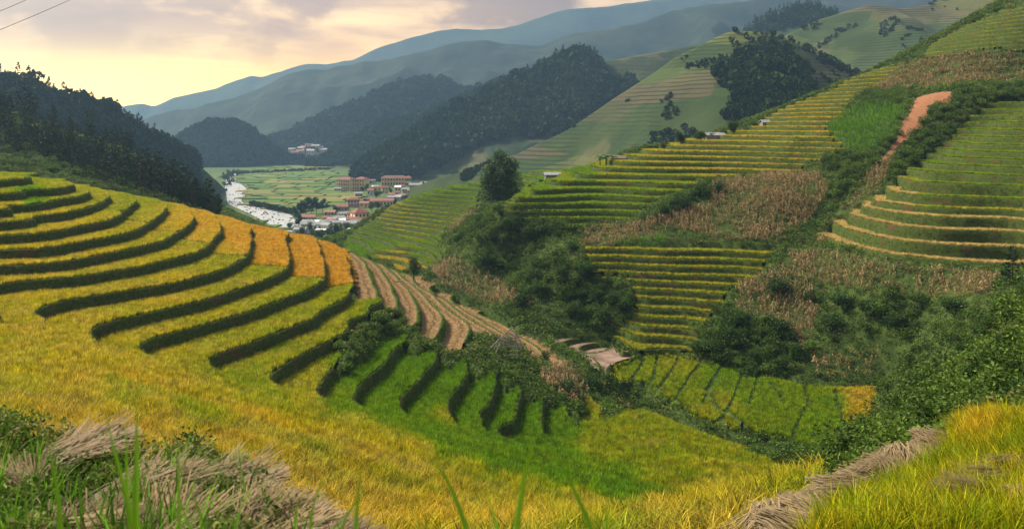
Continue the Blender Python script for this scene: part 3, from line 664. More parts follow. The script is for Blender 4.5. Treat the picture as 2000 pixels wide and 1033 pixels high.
# ------------------------------------------------------------------ far trees (stuff) and hills
t = NT('far_forest'); r = t.attr('rnd', 'INSTANCER'); c = t.mix(t.math('ADD', t.math('MULTIPLY', r, .6), t.math('MULTIPLY', t.noise(.02, 3), .4)), (.006, .018, .007), (.036, .066, .020))
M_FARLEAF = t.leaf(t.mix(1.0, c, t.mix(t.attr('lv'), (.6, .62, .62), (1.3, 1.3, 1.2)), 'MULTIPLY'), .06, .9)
def blob_tree(seed, n, h, r, conifer):
    """a small far tree: leaf-clump faces around a thin trunk"""
    g = np.random.default_rng(seed); v = []; f = []; lv = []
    for i in range(n):
        u = g.uniform(0, 1)
        if conifer: zz = h*(.18+.82*u); rad = r*(1-u)**.75*g.uniform(.5, 1.05)
        else: th = g.uniform(-1, 1); zz = h*(.58+.40*th); rad = r*math.sqrt(max(0, 1-th*th))*g.uniform(.6, 1.05)
        a = g.uniform(0, 6.283); c = Vector((rad*math.cos(a), rad*math.sin(a), zz)); s = r*g.uniform(.30, .55)*(1-.5*u if conifer else 1)
        d1 = Vector(g.normal(0, 1, 3)).normalized()*s; d2 = Vector(g.normal(0, 1, 3)).normalized()*s; b = len(v)
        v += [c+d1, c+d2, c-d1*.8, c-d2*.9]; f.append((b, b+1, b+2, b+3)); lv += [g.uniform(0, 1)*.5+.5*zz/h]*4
    b = len(v); w = r*.06
    v += [(-w, 0, -.5), (w, 0, -.5), (0, w, -.5), (0, 0, h*.85)]; f += [(b, b+1, b+3), (b+1, b+2, b+3), (b+2, b, b+3)]; lv += [0]*4
    return v, f, {'lv': lv}
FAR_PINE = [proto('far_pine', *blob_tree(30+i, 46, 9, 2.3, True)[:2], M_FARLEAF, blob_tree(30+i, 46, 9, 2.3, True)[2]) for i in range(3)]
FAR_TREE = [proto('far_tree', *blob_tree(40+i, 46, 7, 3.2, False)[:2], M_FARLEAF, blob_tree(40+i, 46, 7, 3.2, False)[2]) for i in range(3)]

def hill_mat(name, cols, band=0.0, step=3.0, patch=None):
    """far slope: mottled scrub with level field edges at each step of height"""
    t = NT(name); n = t.noise(.006, 6, .6); n2 = t.noise(.03, 5); sep = t.N('ShaderNodeSeparateXYZ'); t.L.new(t.pos(), sep.inputs[0])
    c = t.colors(t.math('ADD', t.math('MULTIPLY', n, .6), t.math('MULTIPLY', n2, .4)), [(.34, cols[0]), (.46, cols[1]), (.56, cols[2]), (.68, cols[3])])
    if band:
        mp = t.N('ShaderNodeMapping'); mp.inputs['Scale'].default_value = (.011, .006, .055); t.L.new(t.pos(), mp.inputs[0]); vo = t.N('ShaderNodeTexVoronoi'); vo.inputs['Scale'].default_value = 1.0; vo.inputs['Randomness'].default_value = .9; t.L.new(mp.outputs[0], vo.inputs['Vector']); sp_ = t.N('ShaderNodeSeparateColor'); t.L.new(vo.outputs['Color'], sp_.inputs[0])
        fc = t.colors(sp_.outputs[0], [(0, (.018, .036, .012)), (.3, (.034, .056, .016)), (.5, (.052, .074, .020)), (.66, (.10, .11, .026)), (.8, (.085, .065, .034)), (.92, (.066, .05, .032)), (1, (.03, .05, .014))])
        c = t.mix(t.math('MULTIPLY', t.ramp(sp_.outputs[1], .25, .4), .95*band), c, fc)
        zz = t.math('ADD', t.math('DIVIDE', sep.outputs[2], step), t.math('MULTIPLY', n2, .9)); fr = t.math('FRACT', zz)
        ed = t.math('MULTIPLY', t.ramp(fr, .55, .85), t.ramp(t.noise(.011, 3), .40, .55))
        c = t.mix(t.math('MULTIPLY', ed, min(band*1.25, 1)), c, (.012, .024, .009))
        c = t.mix(t.math('MULTIPLY', t.ramp(t.noise(.016, 4), .58, .66), .4), c, (.11, .092, .045))
    return t.principled(c, .95, t.bump(n2, 3), .1)
GREENS = [(.014, .028, .010), (.025, .044, .013), (.040, .058, .018), (.07, .072, .028)]
M_HILL_OPEN = hill_mat('open_hillside', GREENS, .75, 3.2)
M_HILL_MID = hill_mat('mixed_hillside', [(.010, .024, .012), (.020, .036, .015), (.034, .048, .020), (.07, .065, .032)], .45, 6)
M_HILL_WOOD = hill_mat('wooded_hillside', [(.010, .022, .010), (.016, .032, .012), (.024, .044, .015), (.036, .056, .02)])
M_HILL_FAR = hill_mat('far_hillside', [(.007, .016, .010), (.011, .022, .012), (.018, .030, .015), (.034, .040, .022)])
HILLS = {}
def hill(name, crest, slope, m, amp=.10, n=150, rows=46, back=.8, seed=0, spur=160., conc=1.25):
    """a hill from its crest line: the front falls towards us to the valley floor, the back falls away; spurs and gullies on both"""
    c = resample([W3(a, b, Y) for a, b, Y in crest], n)
    c[:, 2] += (.012 if c[0, 1] < 1700 else .034)*(c[:, 2].max()-VZ)*fbm(c[:, 0], c[:, 1], spur*.35, 4, seed+3)
    H = np.maximum(c[:, 2]-VZ, 2.0); V = []
    us = np.r_[np.linspace(-1, 0, rows) , np.linspace(0, 1, rows//3)[1:]]
    for u in us:
        w = H/slope*(1.0 if u < 0 else back); y = c[:, 1]+u*w; x = c[:, 0]
        prof = (1-abs(u))**conc; k = np.clip(4*abs(u)*(1-abs(u)*.6), 0, 1)
        z = VZ-4 + (H+4)*prof; rn = 1-np.abs(fbm(x+y*.2, y*.75, spur, 4, seed))*2
        z = z + amp*H*k*(rn-.35)*(1-abs(u)**6) ; z = np.minimum(z, VZ-4+(H+4)*(1-.06*min(abs(u)*6, 1)))
        V.append(np.stack([x, y, z], 1))
    A = np.array(V); nr = len(us); idx = np.arange(nr*n).reshape(nr, n); q = np.stack([idx[:-1, :-1], idx[:-1, 1:], idx[1:, 1:], idx[1:, :-1]], -1).reshape(-1, 4)
    o = link(name, fast_mesh(name, A.reshape(-1, 3), q, True), m); tag(o, kind='structure'); HILLS[name] = (o, A, us); return A
def on_hill(A, us, n, poly=None, dens=None, umin=-1.0, umax=.12, seed=1):
    """random points on a hill surface whose picture falls inside a photograph outline"""
    g = np.random.default_rng(seed); nr, nc = A.shape[:2]; Y = A[:, :, 1]; lo = np.searchsorted(us, umin); hi = np.searchsorted(us, umax)
    v = g.uniform(max(lo, 0), min(hi, nr-1.01), n); u = g.uniform(0, nc-1.01, n); i = v.astype(int); j = u.astype(int); a = (v-i)[:, None]; b = (u-j)[:, None]
    P = (A[i, j]*(1-b)+A[i, j+1]*b)*(1-a)+(A[i+1, j]*(1-b)+A[i+1, j+1]*b)*a
    px, py = to_px(P[:, 0], P[:, 1], P[:, 2]); k = (px > -120) & (px < 2120)
    if poly is not None:
        kk = np.zeros(len(P), bool); qx = px+24*fbm(P[:, 0], P[:, 1], 55, 4, seed+5)+g.normal(0, 5, len(P)); qy = py+16*fbm(P[:, 0], P[:, 1], 55, 4, seed+9)+g.normal(0, 4, len(P))
        for pl in poly: kk |= in_poly(qx, qy, pl)
        k &= kk
    if dens is not None: k &= fbm(P[:, 0], P[:, 1], dens[0], 3, seed) > dens[1]
    return P[k]
def forest(name, P, objs, key, s0, s1, label=None):
    o = scatter(name, key, objs, P, (s0+(s1-s0)*RNG.uniform(0, 1, len(P))**2)*(1+.25*fbm(P[:, 0], P[:, 1], 90, 3, 7)), tilt=.05); 
    if o is not None: tag(o, label or 'dark wooded slope in the haze', 'forest', kind='stuff')
A1 = hill('hill', [(-260,90,640),(-100,122,640),(0,150,640),(40,158,640),(80,172,640),(120,192,645),(160,206,650),(210,220,660),(240,233,670),(280,258,690),(320,280,710),(360,303,740),(400,332,790),(425,354,840),(444,374,885)], .55, M_HILL_MID, .05, seed=2, spur=90)
A2 = hill('hill', [(330,300,1480),(345,284,1480),(362,268,1480),(390,253,1480),(425,245,1480),(455,247,1480),(475,252,1480),(500,270,1480),(530,296,1490),(560,316,1500),(590,322,1500)], .8, M_HILL_WOOD, .04, n=90, seed=4, spur=100, conc=1.0)
A3 = hill('hill', [(684,352,1060),(720,325,1060),(760,298,1070),(800,277,1080),(840,252,1090),(880,229,1100),(920,207,1110),(960,183,1120),(1000,162,1130),(1040,147,1140),(1080,130,1150),(1130,112,1150),(1150,122,1150),(1200,118,1160),(1260,108,1170),(1330,95,1180),(1420,80,1190)], .62, M_HILL_MID, .17, n=220, rows=80, seed=6, spur=140)
A3c = hill('hill', [(600,330,1430),(650,304,1430),(680,276,1430),(740,254,1430),(800,238,1430),(850,218,1430),(900,196,1430),(960,170,1430),(1030,150,1430),(1100,140,1430)], .55, M_HILL_MID, .2, n=180, rows=70, seed=8, spur=160)
A4 = hill('hill', [(800,366,720),(850,350,715),(900,338,710),(960,316,700),(1010,302,698),(1060,277,695),(1100,257,692),(1150,227,690),(1200,192,690),(1240,167,690),(1280,142,690),(1320,112,690),(1370,87,690),(1420,64,690),(1470,61,690),(1520,70,692),(1570,92,695),(1620,117,700),(1660,142,705),(1700,157,710),(1760,165,720),(1900,160,720),(2100,150,720)], .42, M_HILL_OPEN, .17, n=260, rows=80, seed=11, spur=120)
A5 = hill('hill', [(1420,130,1010),(1480,108,1005),(1540,67,1000),(1600,37,1000),(1650,23,1000),(1700,10,1000),(1760,17,1000),(1830,2,1000),(1900,-28,1000),(2050,-60,1000),(2200,-80,1000)], .45, M_HILL_OPEN, .18, n=200, rows=70, seed=13, spur=170)
A5b = hill('hill', [(1380,90,1330),(1440,66,1320),(1480,42,1310),(1530,22,1300),(1580,12,1300),(1610,20,1300),(1650,34,1300),(1760,30,1300),(1900,20,1300),(2100,0,1300)], .5, M_HILL_MID, .10, seed=15, spur=200)
A6 = hill('hill', [(500,300,1780),(520,274,1780),(560,264,1780),(610,243,1780),(650,222,1780),(700,202,1780),(760,173,1780),(820,158,1780),(870,160,1780),(905,176,1780),(960,170,1780),(1050,150,1780),(1200,130,1780),(1400,110,1780)], .5, M_HILL_FAR, .22, n=220, rows=80, seed=17, spur=240)
A7 = hill('mountain', [(180,262,2500),(240,245,2500),(270,237,2500),(300,224,2500),(380,213,2500),(450,191,2500),(520,169,2500),(560,151,2500),(620,136,2500),(660,129,2500),(720,119,2500),(760,111,2500),(800,104,2500),(840,103,2500),(880,89,2500),(950,81,2500),(1010,83,2500),(1060,86,2500),(1100,71,2500),(1180,61,2500),(1250,46,2500),(1320,21,2500),(1400,6,2500),(1500,-4,2500),(1700,-8,2500),(2100,-8,2500)], .5, M_HILL_FAR, .26, n=320, rows=90, seed=21, spur=300)
A8 = hill('mountain', [(140,235,4200),(200,218,4200),(250,203,4200),(280,199,4200),(300,207,4200),(340,195,4200),(400,180,4200),(450,165,4200),(490,148,4200),(510,152,4200),(570,130,4200),(600,125,4200),(640,127,4200),(690,118,4200),(730,100,4200),(780,85,4200),(810,75,4200),(860,60,4200),(890,55,4200),(930,58,4200),(1000,48,4200),(1080,30,4200),(1150,20,4200),(1230,10,4200),(1300,-2,4200),(1500,-20,4200)], .55, M_HILL_WOOD, .24, n=300, rows=80, seed=25, spur=760, back=.15)
us_of = lambda A: next(u for (_o, B, u) in HILLS.values() if B is A) if False else None
def US(A): n = A.shape[0]; r = next(r for r in range(10, 140) if r+r//3-1 == n); return np.r_[np.linspace(-1, 0, r), np.linspace(0, 1, r//3)[1:]]
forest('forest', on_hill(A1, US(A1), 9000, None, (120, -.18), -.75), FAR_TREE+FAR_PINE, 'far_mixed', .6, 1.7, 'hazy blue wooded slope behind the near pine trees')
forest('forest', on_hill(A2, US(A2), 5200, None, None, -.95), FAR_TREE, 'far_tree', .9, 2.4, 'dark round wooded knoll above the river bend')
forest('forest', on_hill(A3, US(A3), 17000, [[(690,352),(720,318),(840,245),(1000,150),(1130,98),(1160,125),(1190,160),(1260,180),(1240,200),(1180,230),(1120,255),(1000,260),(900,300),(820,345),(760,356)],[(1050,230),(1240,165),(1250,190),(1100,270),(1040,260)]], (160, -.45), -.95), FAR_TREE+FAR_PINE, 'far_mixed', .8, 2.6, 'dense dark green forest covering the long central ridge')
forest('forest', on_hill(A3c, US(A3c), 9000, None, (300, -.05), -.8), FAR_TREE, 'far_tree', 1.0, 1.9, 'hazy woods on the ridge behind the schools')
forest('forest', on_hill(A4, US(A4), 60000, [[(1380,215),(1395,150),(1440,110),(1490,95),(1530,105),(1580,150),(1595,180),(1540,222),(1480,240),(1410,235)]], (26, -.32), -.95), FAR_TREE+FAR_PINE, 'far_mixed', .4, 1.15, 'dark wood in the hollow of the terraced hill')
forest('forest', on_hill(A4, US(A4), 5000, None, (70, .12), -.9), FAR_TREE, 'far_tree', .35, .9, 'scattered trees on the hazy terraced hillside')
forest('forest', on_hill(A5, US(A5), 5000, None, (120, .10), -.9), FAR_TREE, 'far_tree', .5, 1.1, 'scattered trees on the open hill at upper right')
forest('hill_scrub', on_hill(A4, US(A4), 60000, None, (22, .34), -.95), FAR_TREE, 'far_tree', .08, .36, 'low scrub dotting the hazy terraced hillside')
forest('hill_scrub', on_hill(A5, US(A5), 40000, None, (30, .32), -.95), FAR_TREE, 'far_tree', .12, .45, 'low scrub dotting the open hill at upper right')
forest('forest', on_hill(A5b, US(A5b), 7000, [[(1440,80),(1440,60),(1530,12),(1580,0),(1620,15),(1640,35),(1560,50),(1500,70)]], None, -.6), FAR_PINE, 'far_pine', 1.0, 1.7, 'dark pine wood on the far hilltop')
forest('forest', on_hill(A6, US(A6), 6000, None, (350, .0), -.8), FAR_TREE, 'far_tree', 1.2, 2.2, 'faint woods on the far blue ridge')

# ------------------------------------------------------------------ haze
def haze():
    m, nt = new_mat('haze'); o = nt.nodes.new('ShaderNodeOutputMaterial'); v = nt.nodes.new('ShaderNodeVolumePrincipled')
    v.inputs['Color'].default_value = (.21, .35, .56, 1); v.inputs['Density'].default_value = HAZE_D; v.inputs['Anisotropy'].default_value = .3
    nt.links.new(v.outputs[0], o.inputs['Volume'])
    mb = MB(); z0, z1 = -72.0, 660.0; mb.box((100, 2210, (z0+z1)/2), (6600, 4660, z1-z0)); tag(mb.build('haze', m), kind='stuff')
HAZE_D = 1.75e-4
haze()
# ------------------------------------------------------------------ undergrowth, shrubs, dry maize
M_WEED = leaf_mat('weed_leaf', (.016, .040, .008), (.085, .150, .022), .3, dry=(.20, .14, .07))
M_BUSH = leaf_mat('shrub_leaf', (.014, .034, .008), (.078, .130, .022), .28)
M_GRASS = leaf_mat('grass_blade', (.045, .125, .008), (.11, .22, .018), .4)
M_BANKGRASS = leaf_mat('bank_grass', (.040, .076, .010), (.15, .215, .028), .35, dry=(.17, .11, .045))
M_CORN = leaf_mat('dry_maize', (.19, .120, .062), (.40, .28, .17), .25)
M_STRAW = leaf_mat('straw', (.15, .10, .048), (.31, .22, .12), .2)
def leaves(n, rad, size, seed, zc=.5, flat=1.0, droop=.4, lumps=0):
    """leaf quads spread through a lumpy volume"""
    g = np.random.default_rng(seed); v = []; f = []; lv = []
    L = [(g.uniform(-.6, .6)*rad, g.uniform(-.6, .6)*rad, g.uniform(-.1, .6)*rad*flat, g.uniform(.35, .62)*rad) for _ in range(lumps)] or [(0, 0, 0, rad)]
    for i in range(n):
        lx, ly, lz, lr = L[g.integers(len(L))]; d = g.normal(0, 1, 3); d /= np.linalg.norm(d); rr = lr*g.uniform(.55, 1.0)**.6
        c = np.array([lx, ly, lz+zc*rad])+d*rr*np.array([1, 1, flat])
        if c[2] < 0: c[2] = abs(c[2])*.5
        out = d*np.array([1, 1, .35]) + g.normal(0, .45, 3); out[2] -= droop*g.uniform(0, 1); out /= np.linalg.norm(out); s = size*g.uniform(.6, 1.35)
        w = np.cross(out, g.normal(0, 1, 3)); w /= np.linalg.norm(w); b = len(v)
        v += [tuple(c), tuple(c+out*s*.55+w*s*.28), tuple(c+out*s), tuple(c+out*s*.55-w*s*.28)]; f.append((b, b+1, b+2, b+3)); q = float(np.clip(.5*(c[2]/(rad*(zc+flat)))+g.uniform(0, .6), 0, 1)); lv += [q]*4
    return v, f, {'lv': lv}
def mk(name, args, m, kw={}): v, f, a = leaves(*args, **kw); return proto(name, v, f, m, a)
WEED_NEAR = [mk('weed', (190, .42, .085, 55+i), M_WEED, dict(zc=.5, flat=.8)) for i in range(3)]
WEED = [mk('weed', (60, .42, .20, 50+i), M_WEED, dict(zc=.5, flat=.8)) for i in range(4)]
SHRUB = [mk('shrub', (420, 1.15, .24, 60+i), M_BUSH, dict(zc=.55, flat=.85, lumps=7)) for i in range(4)]
def corn(seed):
    g = random.Random(seed); v = []; f = []; lv = []; lean = g.uniform(-.15, .15); H = g.uniform(1.5, 2.1)
    def strip(pts, w):
        b = len(v); q = g.uniform(0, 1)
        for i, p in enumerate(pts):
            ww = w*(1-i/(len(pts)-1))*.9+.006; v.append((p[0]-ww*p[3], p[1]-ww*p[4], p[2])); v.append((p[0]+ww*p[3], p[1]+ww*p[4], p[2])); lv.extend([q, q])
        f.extend((b+2*i, b+2*i+1, b+2*i+3, b+2*i+2) for i in range(len(pts)-1))
    for a in (0, 1.57): strip([(lean*u*H, 0, H*u, math.cos(a), math.sin(a)) for u in (0, .5, 1)], .022)
    for k in range(9):
        a = g.uniform(0, 6.283); z0 = H*g.uniform(.3, .95); L = g.uniform(.45, .8); dx, dy = math.cos(a), math.sin(a)
        strip([(lean*z0+dx*L*u*.75, dy*L*u*.75, z0+L*(.35*u-.95*u*u), -dy, dx) for u in (0, .33, .66, 1)], .055)
    return proto('maize_stalk', v, f, M_CORN, {'lv': lv})
CORN = [corn(70+i) for i in range(4)]
TUFT = [proto('grass_tuft', *(lambda r: (r[0], r[1], M_GRASS, {'lv': r[2]['lv']}))(blades(26, .9, .18, .03, .6, 80+i))) for i in range(3)]
BTUFT = [proto('bank_tuft', *(lambda r: (r[0], r[1], M_BANKGRASS, {'lv': r[2]['lv']}))(blades(16, .34, .16, .03, 1.0, 90+i, segs=2))) for i in range(3)]
STUB = [proto('stubble_tuft', *(lambda r: (r[0], r[1], M_STRAW, {'lv': r[2]['lv']}))(blades(12, .22, .14, .03, .9, 95+i, segs=1))) for i in range(3)]

Z_CORN = [[(1745,130),(1850,110),(2000,106),(2080,106),(2080,168),(1900,162),(1850,170),(1780,178),(1690,180)],[(1390,360),(1500,340),(1602,340),(1622,372),(1575,440),(1500,472),(1420,470),(1300,445),(1240,440),(1300,418),(1390,400)],[(1150,448),(1240,438),(1300,455),(1280,476),(1140,482)],
          [(1540,500),(1620,492),(1700,512),(1850,530),(1952,540),(1940,582),(1800,582),(1650,562),(1560,545)],[(1440,560),(1530,520),(1590,560),(1600,630),(1570,690),(1530,640),(1440,612)],[(835,522),(890,508),(985,556),(1050,602),(950,594),(860,556)],[(876,432),(918,412),(928,424),(882,458)],[(1640,420),(1690,345),(1740,300),(1760,300),(1700,400),(1625,470),(1592,482)],[(1050,735),(1110,715),(1150,760),(1140,800),(1090,770)],[(1580,690),(1720,690),(1700,740),(1600,740)]]
Z_GRASS = [[(1640,222),(1700,206),(1765,212),(1745,268),(1690,300),(1600,286),(1610,262)],[(1230,470),(1300,462),(1300,480),(1180,482)],[(0,690),(90,720),(170,770),(150,810),(0,800)]]
Z_BARE = [[(1700,335),(1742,282),(1770,240),(1782,205),(1800,186),(1850,178),(1862,188),(1822,206),(1806,232),(1775,272),(1735,312),(1712,345)]]
Z_DENSE = [[(880,445),(985,405),(1130,442),(1150,485),(1240,545),(1240,620),(1190,650),(1080,640),(1000,622),(930,560),(960,520)],[(1370,560),(1440,610),(1540,640),(1600,700),(1740,760),(1700,770),(1450,735),(1345,690)],[(1640,560),(1940,582),(1900,650),(1740,740),(1620,690)],[(1640,900),(1700,800),(1790,735),(1860,665),(1960,585),(2080,500),(2080,790),(1960,780),(1850,850),(1700,920)],
           [(1190,745),(1300,796),(1400,838),(1500,876),(1640,915),(1640,940),(1560,925),(1450,885),(1330,835),(1220,800)],[(1270,420),(1400,362),(1420,380),(1350,440),(1280,440)],[(1580,200),(1700,180),(1790,170),(1780,205),(1640,215),(1600,245)],[(1600,300),(1700,310),(1780,235),(1900,180),(2000,165),(2000,190),(1900,215),(1800,310),(1700,400),(1640,430)],[(655,700),(660,660),(740,600),(790,620),(850,650),(760,650),(670,730)],[(870,690),(920,660),(990,690),(1060,710),(1190,720),(1190,770),(1130,830),(1060,770),(960,725)],[(560,440),(700,500),(660,480)],[(0,262),(120,300),(330,380),(150,345),(0,326)]]
def multi(px, py, polys):
    k = np.zeros(len(px), bool)
    for p in polys: k |= in_poly(px, py, p)
    return k
def raw_points(sp, ya, yb):
    X, Y = np.meshgrid(np.arange(GX0+2, GX1-2, sp), np.arange(ya, yb, sp)); X = X.ravel(); Y = Y.ravel()
    k = np.abs(X/Y) < .62; X, Y = X[k], Y[k]
    X = X+RNG.uniform(-.5, .5, len(X))*sp; Y = Y+RNG.uniform(-.5, .5, len(Y))*sp
    q = region_at(X, Y); k = (q < 0) | ((q == RKEYS.index('C')) & (ground(X, Y) < LC[0]-.3)); X, Y = X[k], Y[k]; Z = bil(ZG, X, Y); px, py = to_px(X, Y, Z); k = (px > -80) & (px < 2080) & (py < 1100) & (py > -60) & ((Y > 62) | (px > 1560))
    return X[k], Y[k], Z[k], px[k], py[k]
def undergrowth():
    for (sp, ya, yb, s) in ((.45, 24, 60, .6), (.8, 60, 110, 1.0), (1.0, 110, 250, 1.25), (1.6, 250, 400, 1.9)):
        X, Y, Z, px, py = raw_points(sp, ya, yb); co = multi(px, py, Z_CORN); gr = multi(px, py, Z_GRASS); ba = multi(px, py, Z_BARE); de = multi(px, py, Z_DENSE)
        P = np.stack([X, Y, Z-.05], 1); n = len(X); den = fbm(X, Y, 12, 3, 31)
        k = ~ba & ~gr & (RNG.uniform(0, 1, n) < np.where(co, .6, .95))
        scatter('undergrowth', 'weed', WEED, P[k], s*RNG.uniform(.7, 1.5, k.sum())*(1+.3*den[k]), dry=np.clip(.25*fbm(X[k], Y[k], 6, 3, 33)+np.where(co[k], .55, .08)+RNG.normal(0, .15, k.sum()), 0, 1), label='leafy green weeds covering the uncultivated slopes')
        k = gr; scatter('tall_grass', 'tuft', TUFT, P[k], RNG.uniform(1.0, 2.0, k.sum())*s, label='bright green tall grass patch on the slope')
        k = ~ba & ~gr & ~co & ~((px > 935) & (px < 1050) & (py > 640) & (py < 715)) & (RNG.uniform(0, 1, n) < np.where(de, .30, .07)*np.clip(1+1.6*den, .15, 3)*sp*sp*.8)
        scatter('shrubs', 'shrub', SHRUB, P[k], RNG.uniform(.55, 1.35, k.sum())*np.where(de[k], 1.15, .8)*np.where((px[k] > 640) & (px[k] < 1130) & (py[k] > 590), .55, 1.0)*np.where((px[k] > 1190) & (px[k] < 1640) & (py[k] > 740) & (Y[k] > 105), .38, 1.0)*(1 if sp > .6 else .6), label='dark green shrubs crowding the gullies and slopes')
    for (sp, ya, yb) in ((.62, 60, 330),):
        X, Y, Z, px, py = raw_points(sp, ya, yb); co = multi(px, py, Z_CORN); d = fbm(X, Y, 7, 3, 41); k = co & (RNG.uniform(0, 1, len(X)) < np.clip(.62+1.1*d, 0, 1))
        P = np.stack([X, Y, Z-.05], 1)[k]; scatter('dry_maize', 'maize', CORN, P, RNG.uniform(.75, 1.15, k.sum()), tilt=.2, label='dry brown maize stalks left standing on the slopes')
undergrowth()
def bank_grass():
    for reg, V, fc in ():
        pass
    by = {}
    for reg, V, fc in BANKPTS: by.setdefault(reg, []).append((V, fc))
    for reg, L in by.items():
        dens = {'A': 3.6, 'F': 4.0, 'C': 1.5, 'D': 3.0, 'G': 3.0, 'M': 3.0, 'B': 1.6, 'E': 1.2, 'T': .8, 'K': .8}[reg]; PP = []
        for V, fc in L:
            q = V[fc]; ar = np.linalg.norm(np.cross(q[:, 1]-q[:, 0], q[:, 3]-q[:, 0]), axis=1); n = int(ar.sum()*dens)
            if n < 1: continue
            k = RNG.choice(len(fc), n, p=ar/ar.sum()); a, b = RNG.uniform(0, 1, (2, n, 1)); p = (q[k, 0]*(1-a)+q[k, 1]*a)*(1-b)+(q[k, 3]*(1-a)+q[k, 2]*a)*b; PP.append(p)
        P = np.concatenate(PP); px, py = to_px(P[:, 0], P[:, 1], P[:, 2]); P = P[(px > -60) & (px < 2060) & (P[:, 1] > 24)]
        s = {'A': .72, 'F': .5, 'C': .9, 'D': 1.3, 'G': .8, 'M': 1.2}.get(reg, 1.1)
        scatter('bank_grass', 'tuft_f' if reg == 'F' else 'btuft', TUFT if reg == 'F' else BTUFT, P, s*RNG.uniform(.6, 1.4, len(P)), dry=np.clip(.45*fbm(P[:, 0], P[:, 1], 3.5, 3, 51)+RNG.normal(.12, .22, len(P)), 0, 1), tilt=.45, parent=HILL)
bank_grass()
def stubble():
    X, Y = rice_points('F', .42); S = ground(X, Y); lv = np.array(LEVELS['F']); ix = np.searchsorted(lv, S, 'right')-1; lo = lv[ix]; gr = np.hypot(bil(DXG, X, Y), bil(DYG, X, Y)); d0 = (S-lo)/gr; d1 = (lv[ix+1]-S)/gr
    g2 = np.arctan2(bil(DYG, X, Y), bil(DXG, X, Y))
    k = (d0 > .35) & (d1 > .6); P = np.stack([X, Y, lo], 1)[k]
    scatter('stubble', 'stub', STUB, P, RNG.uniform(.6, 1.3, k.sum()), parent=HILL, label='pale cut rice stubble on the harvested strips')
    # heaped rows of cut straw lying along each strip
    k = (d0 > .5) & (d1 > .6) & ((np.abs(d0-1.5) < .25) | (np.abs(d0-3.6) < .3))
    P = np.stack([X, Y, lo+.08], 1)[k]; scatter('straw_rows', 'stub', STUB, P, RNG.uniform(1.2, 2.0, k.sum()), tilt=.8, parent=HILL, label='rows of cut straw lying along the harvested strips')
stubble()
# ------------------------------------------------------------------ trees
def obj_leaf_mat(name, dark, light, trans=.25):
    t = NT(name); r = t.N('ShaderNodeObjectInfo').outputs['Random']; n = t.noise(.9, 3); f = t.math('ADD', t.math('MULTIPLY', r, .45), t.math('MULTIPLY', n, .5)); c = t.mix(f, dark, light)
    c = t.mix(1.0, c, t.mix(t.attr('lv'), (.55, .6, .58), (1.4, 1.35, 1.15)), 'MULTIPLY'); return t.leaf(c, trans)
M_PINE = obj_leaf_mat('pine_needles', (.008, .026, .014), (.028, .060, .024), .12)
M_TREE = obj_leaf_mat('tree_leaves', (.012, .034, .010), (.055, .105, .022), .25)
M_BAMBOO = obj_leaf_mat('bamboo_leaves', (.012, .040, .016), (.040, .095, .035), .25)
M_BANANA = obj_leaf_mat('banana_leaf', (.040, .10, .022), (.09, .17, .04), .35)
M_BARK = plain('bark', (.055, .040, .028), .95, .4, 6, .05)
def attr_mesh(name, v, f, lv):
    me = mesh(name, v, f); a = me.attributes.new('lv', 'FLOAT', 'POINT'); a.data.foreach_set('value', np.asarray(lv, np.float32)); return me
def pine_meshes(seed, H):
    g = random.Random(seed); mb = MB(); bend = g.uniform(-.3, .3)
    tr = [(bend*math.sin(u*2), .2*bend*u, H*u) for u in (-.08, .2, .4, .6, .8, 1)]; mb.tube(tr, .19, .03, 6); v = []; f = []; lv = []
    nw = 15; z0 = g.uniform(.22, .34)
    for w in range(nw):
        u = z0+(1-z0)*w/nw; z = H*u
        for b in range(g.randint(4, 6)):
            if g.random() < .12: continue
            a = g.uniform(0, 6.283); L = (H*.27*(1-u)**.62*g.uniform(.55, 1.15)+.35)*(1.0 if u > z0+.08 else .7); up = g.uniform(-.05, .35)
            dx, dy = math.cos(a), math.sin(a)
            if L > 1.2: mb.tube([(dx*.05, dy*.05, z), (dx*L*.8, dy*L*.8, z+up*L*.7)], .035, .012, 3)
            for c in range(max(3, int(L*3.4))):
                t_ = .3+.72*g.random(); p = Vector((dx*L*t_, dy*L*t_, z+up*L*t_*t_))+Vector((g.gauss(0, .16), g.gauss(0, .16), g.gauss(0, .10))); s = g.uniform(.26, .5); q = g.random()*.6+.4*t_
                for m_ in range(2):
                    d = Vector((dx*.6+g.gauss(0, .7), dy*.6+g.gauss(0, .7), .25+g.gauss(0, .5))).normalized()*s; e = d.cross(Vector((g.gauss(0, 1), g.gauss(0, 1), g.gauss(0, 1)))).normalized()*s*.42; i = len(v)
                    v += [p-d*.4, p+e, p+d, p-e]; f.append((i, i+1, i+2, i+3)); lv += [q]*4
    tm = mesh('trunk', mb.v, mb.f); tm.materials.append(M_BARK); cm = attr_mesh('crown', v, f, lv); cm.materials.append(M_PINE); return tm, cm
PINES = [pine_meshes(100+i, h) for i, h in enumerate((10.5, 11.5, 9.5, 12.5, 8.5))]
def plant_tree(name, meshes, loc, s, rz, label, cat='tree', group=None, names=('trunk', 'crown'), sz=None):
    e = empty(name, loc, rz); e.scale = (s, s, sz or s); tag(e, label, cat, group)
    for m, n in zip(meshes, names):
        o = bpy.data.objects.new(n, m); COL.objects.link(o); o.parent = e
    return e
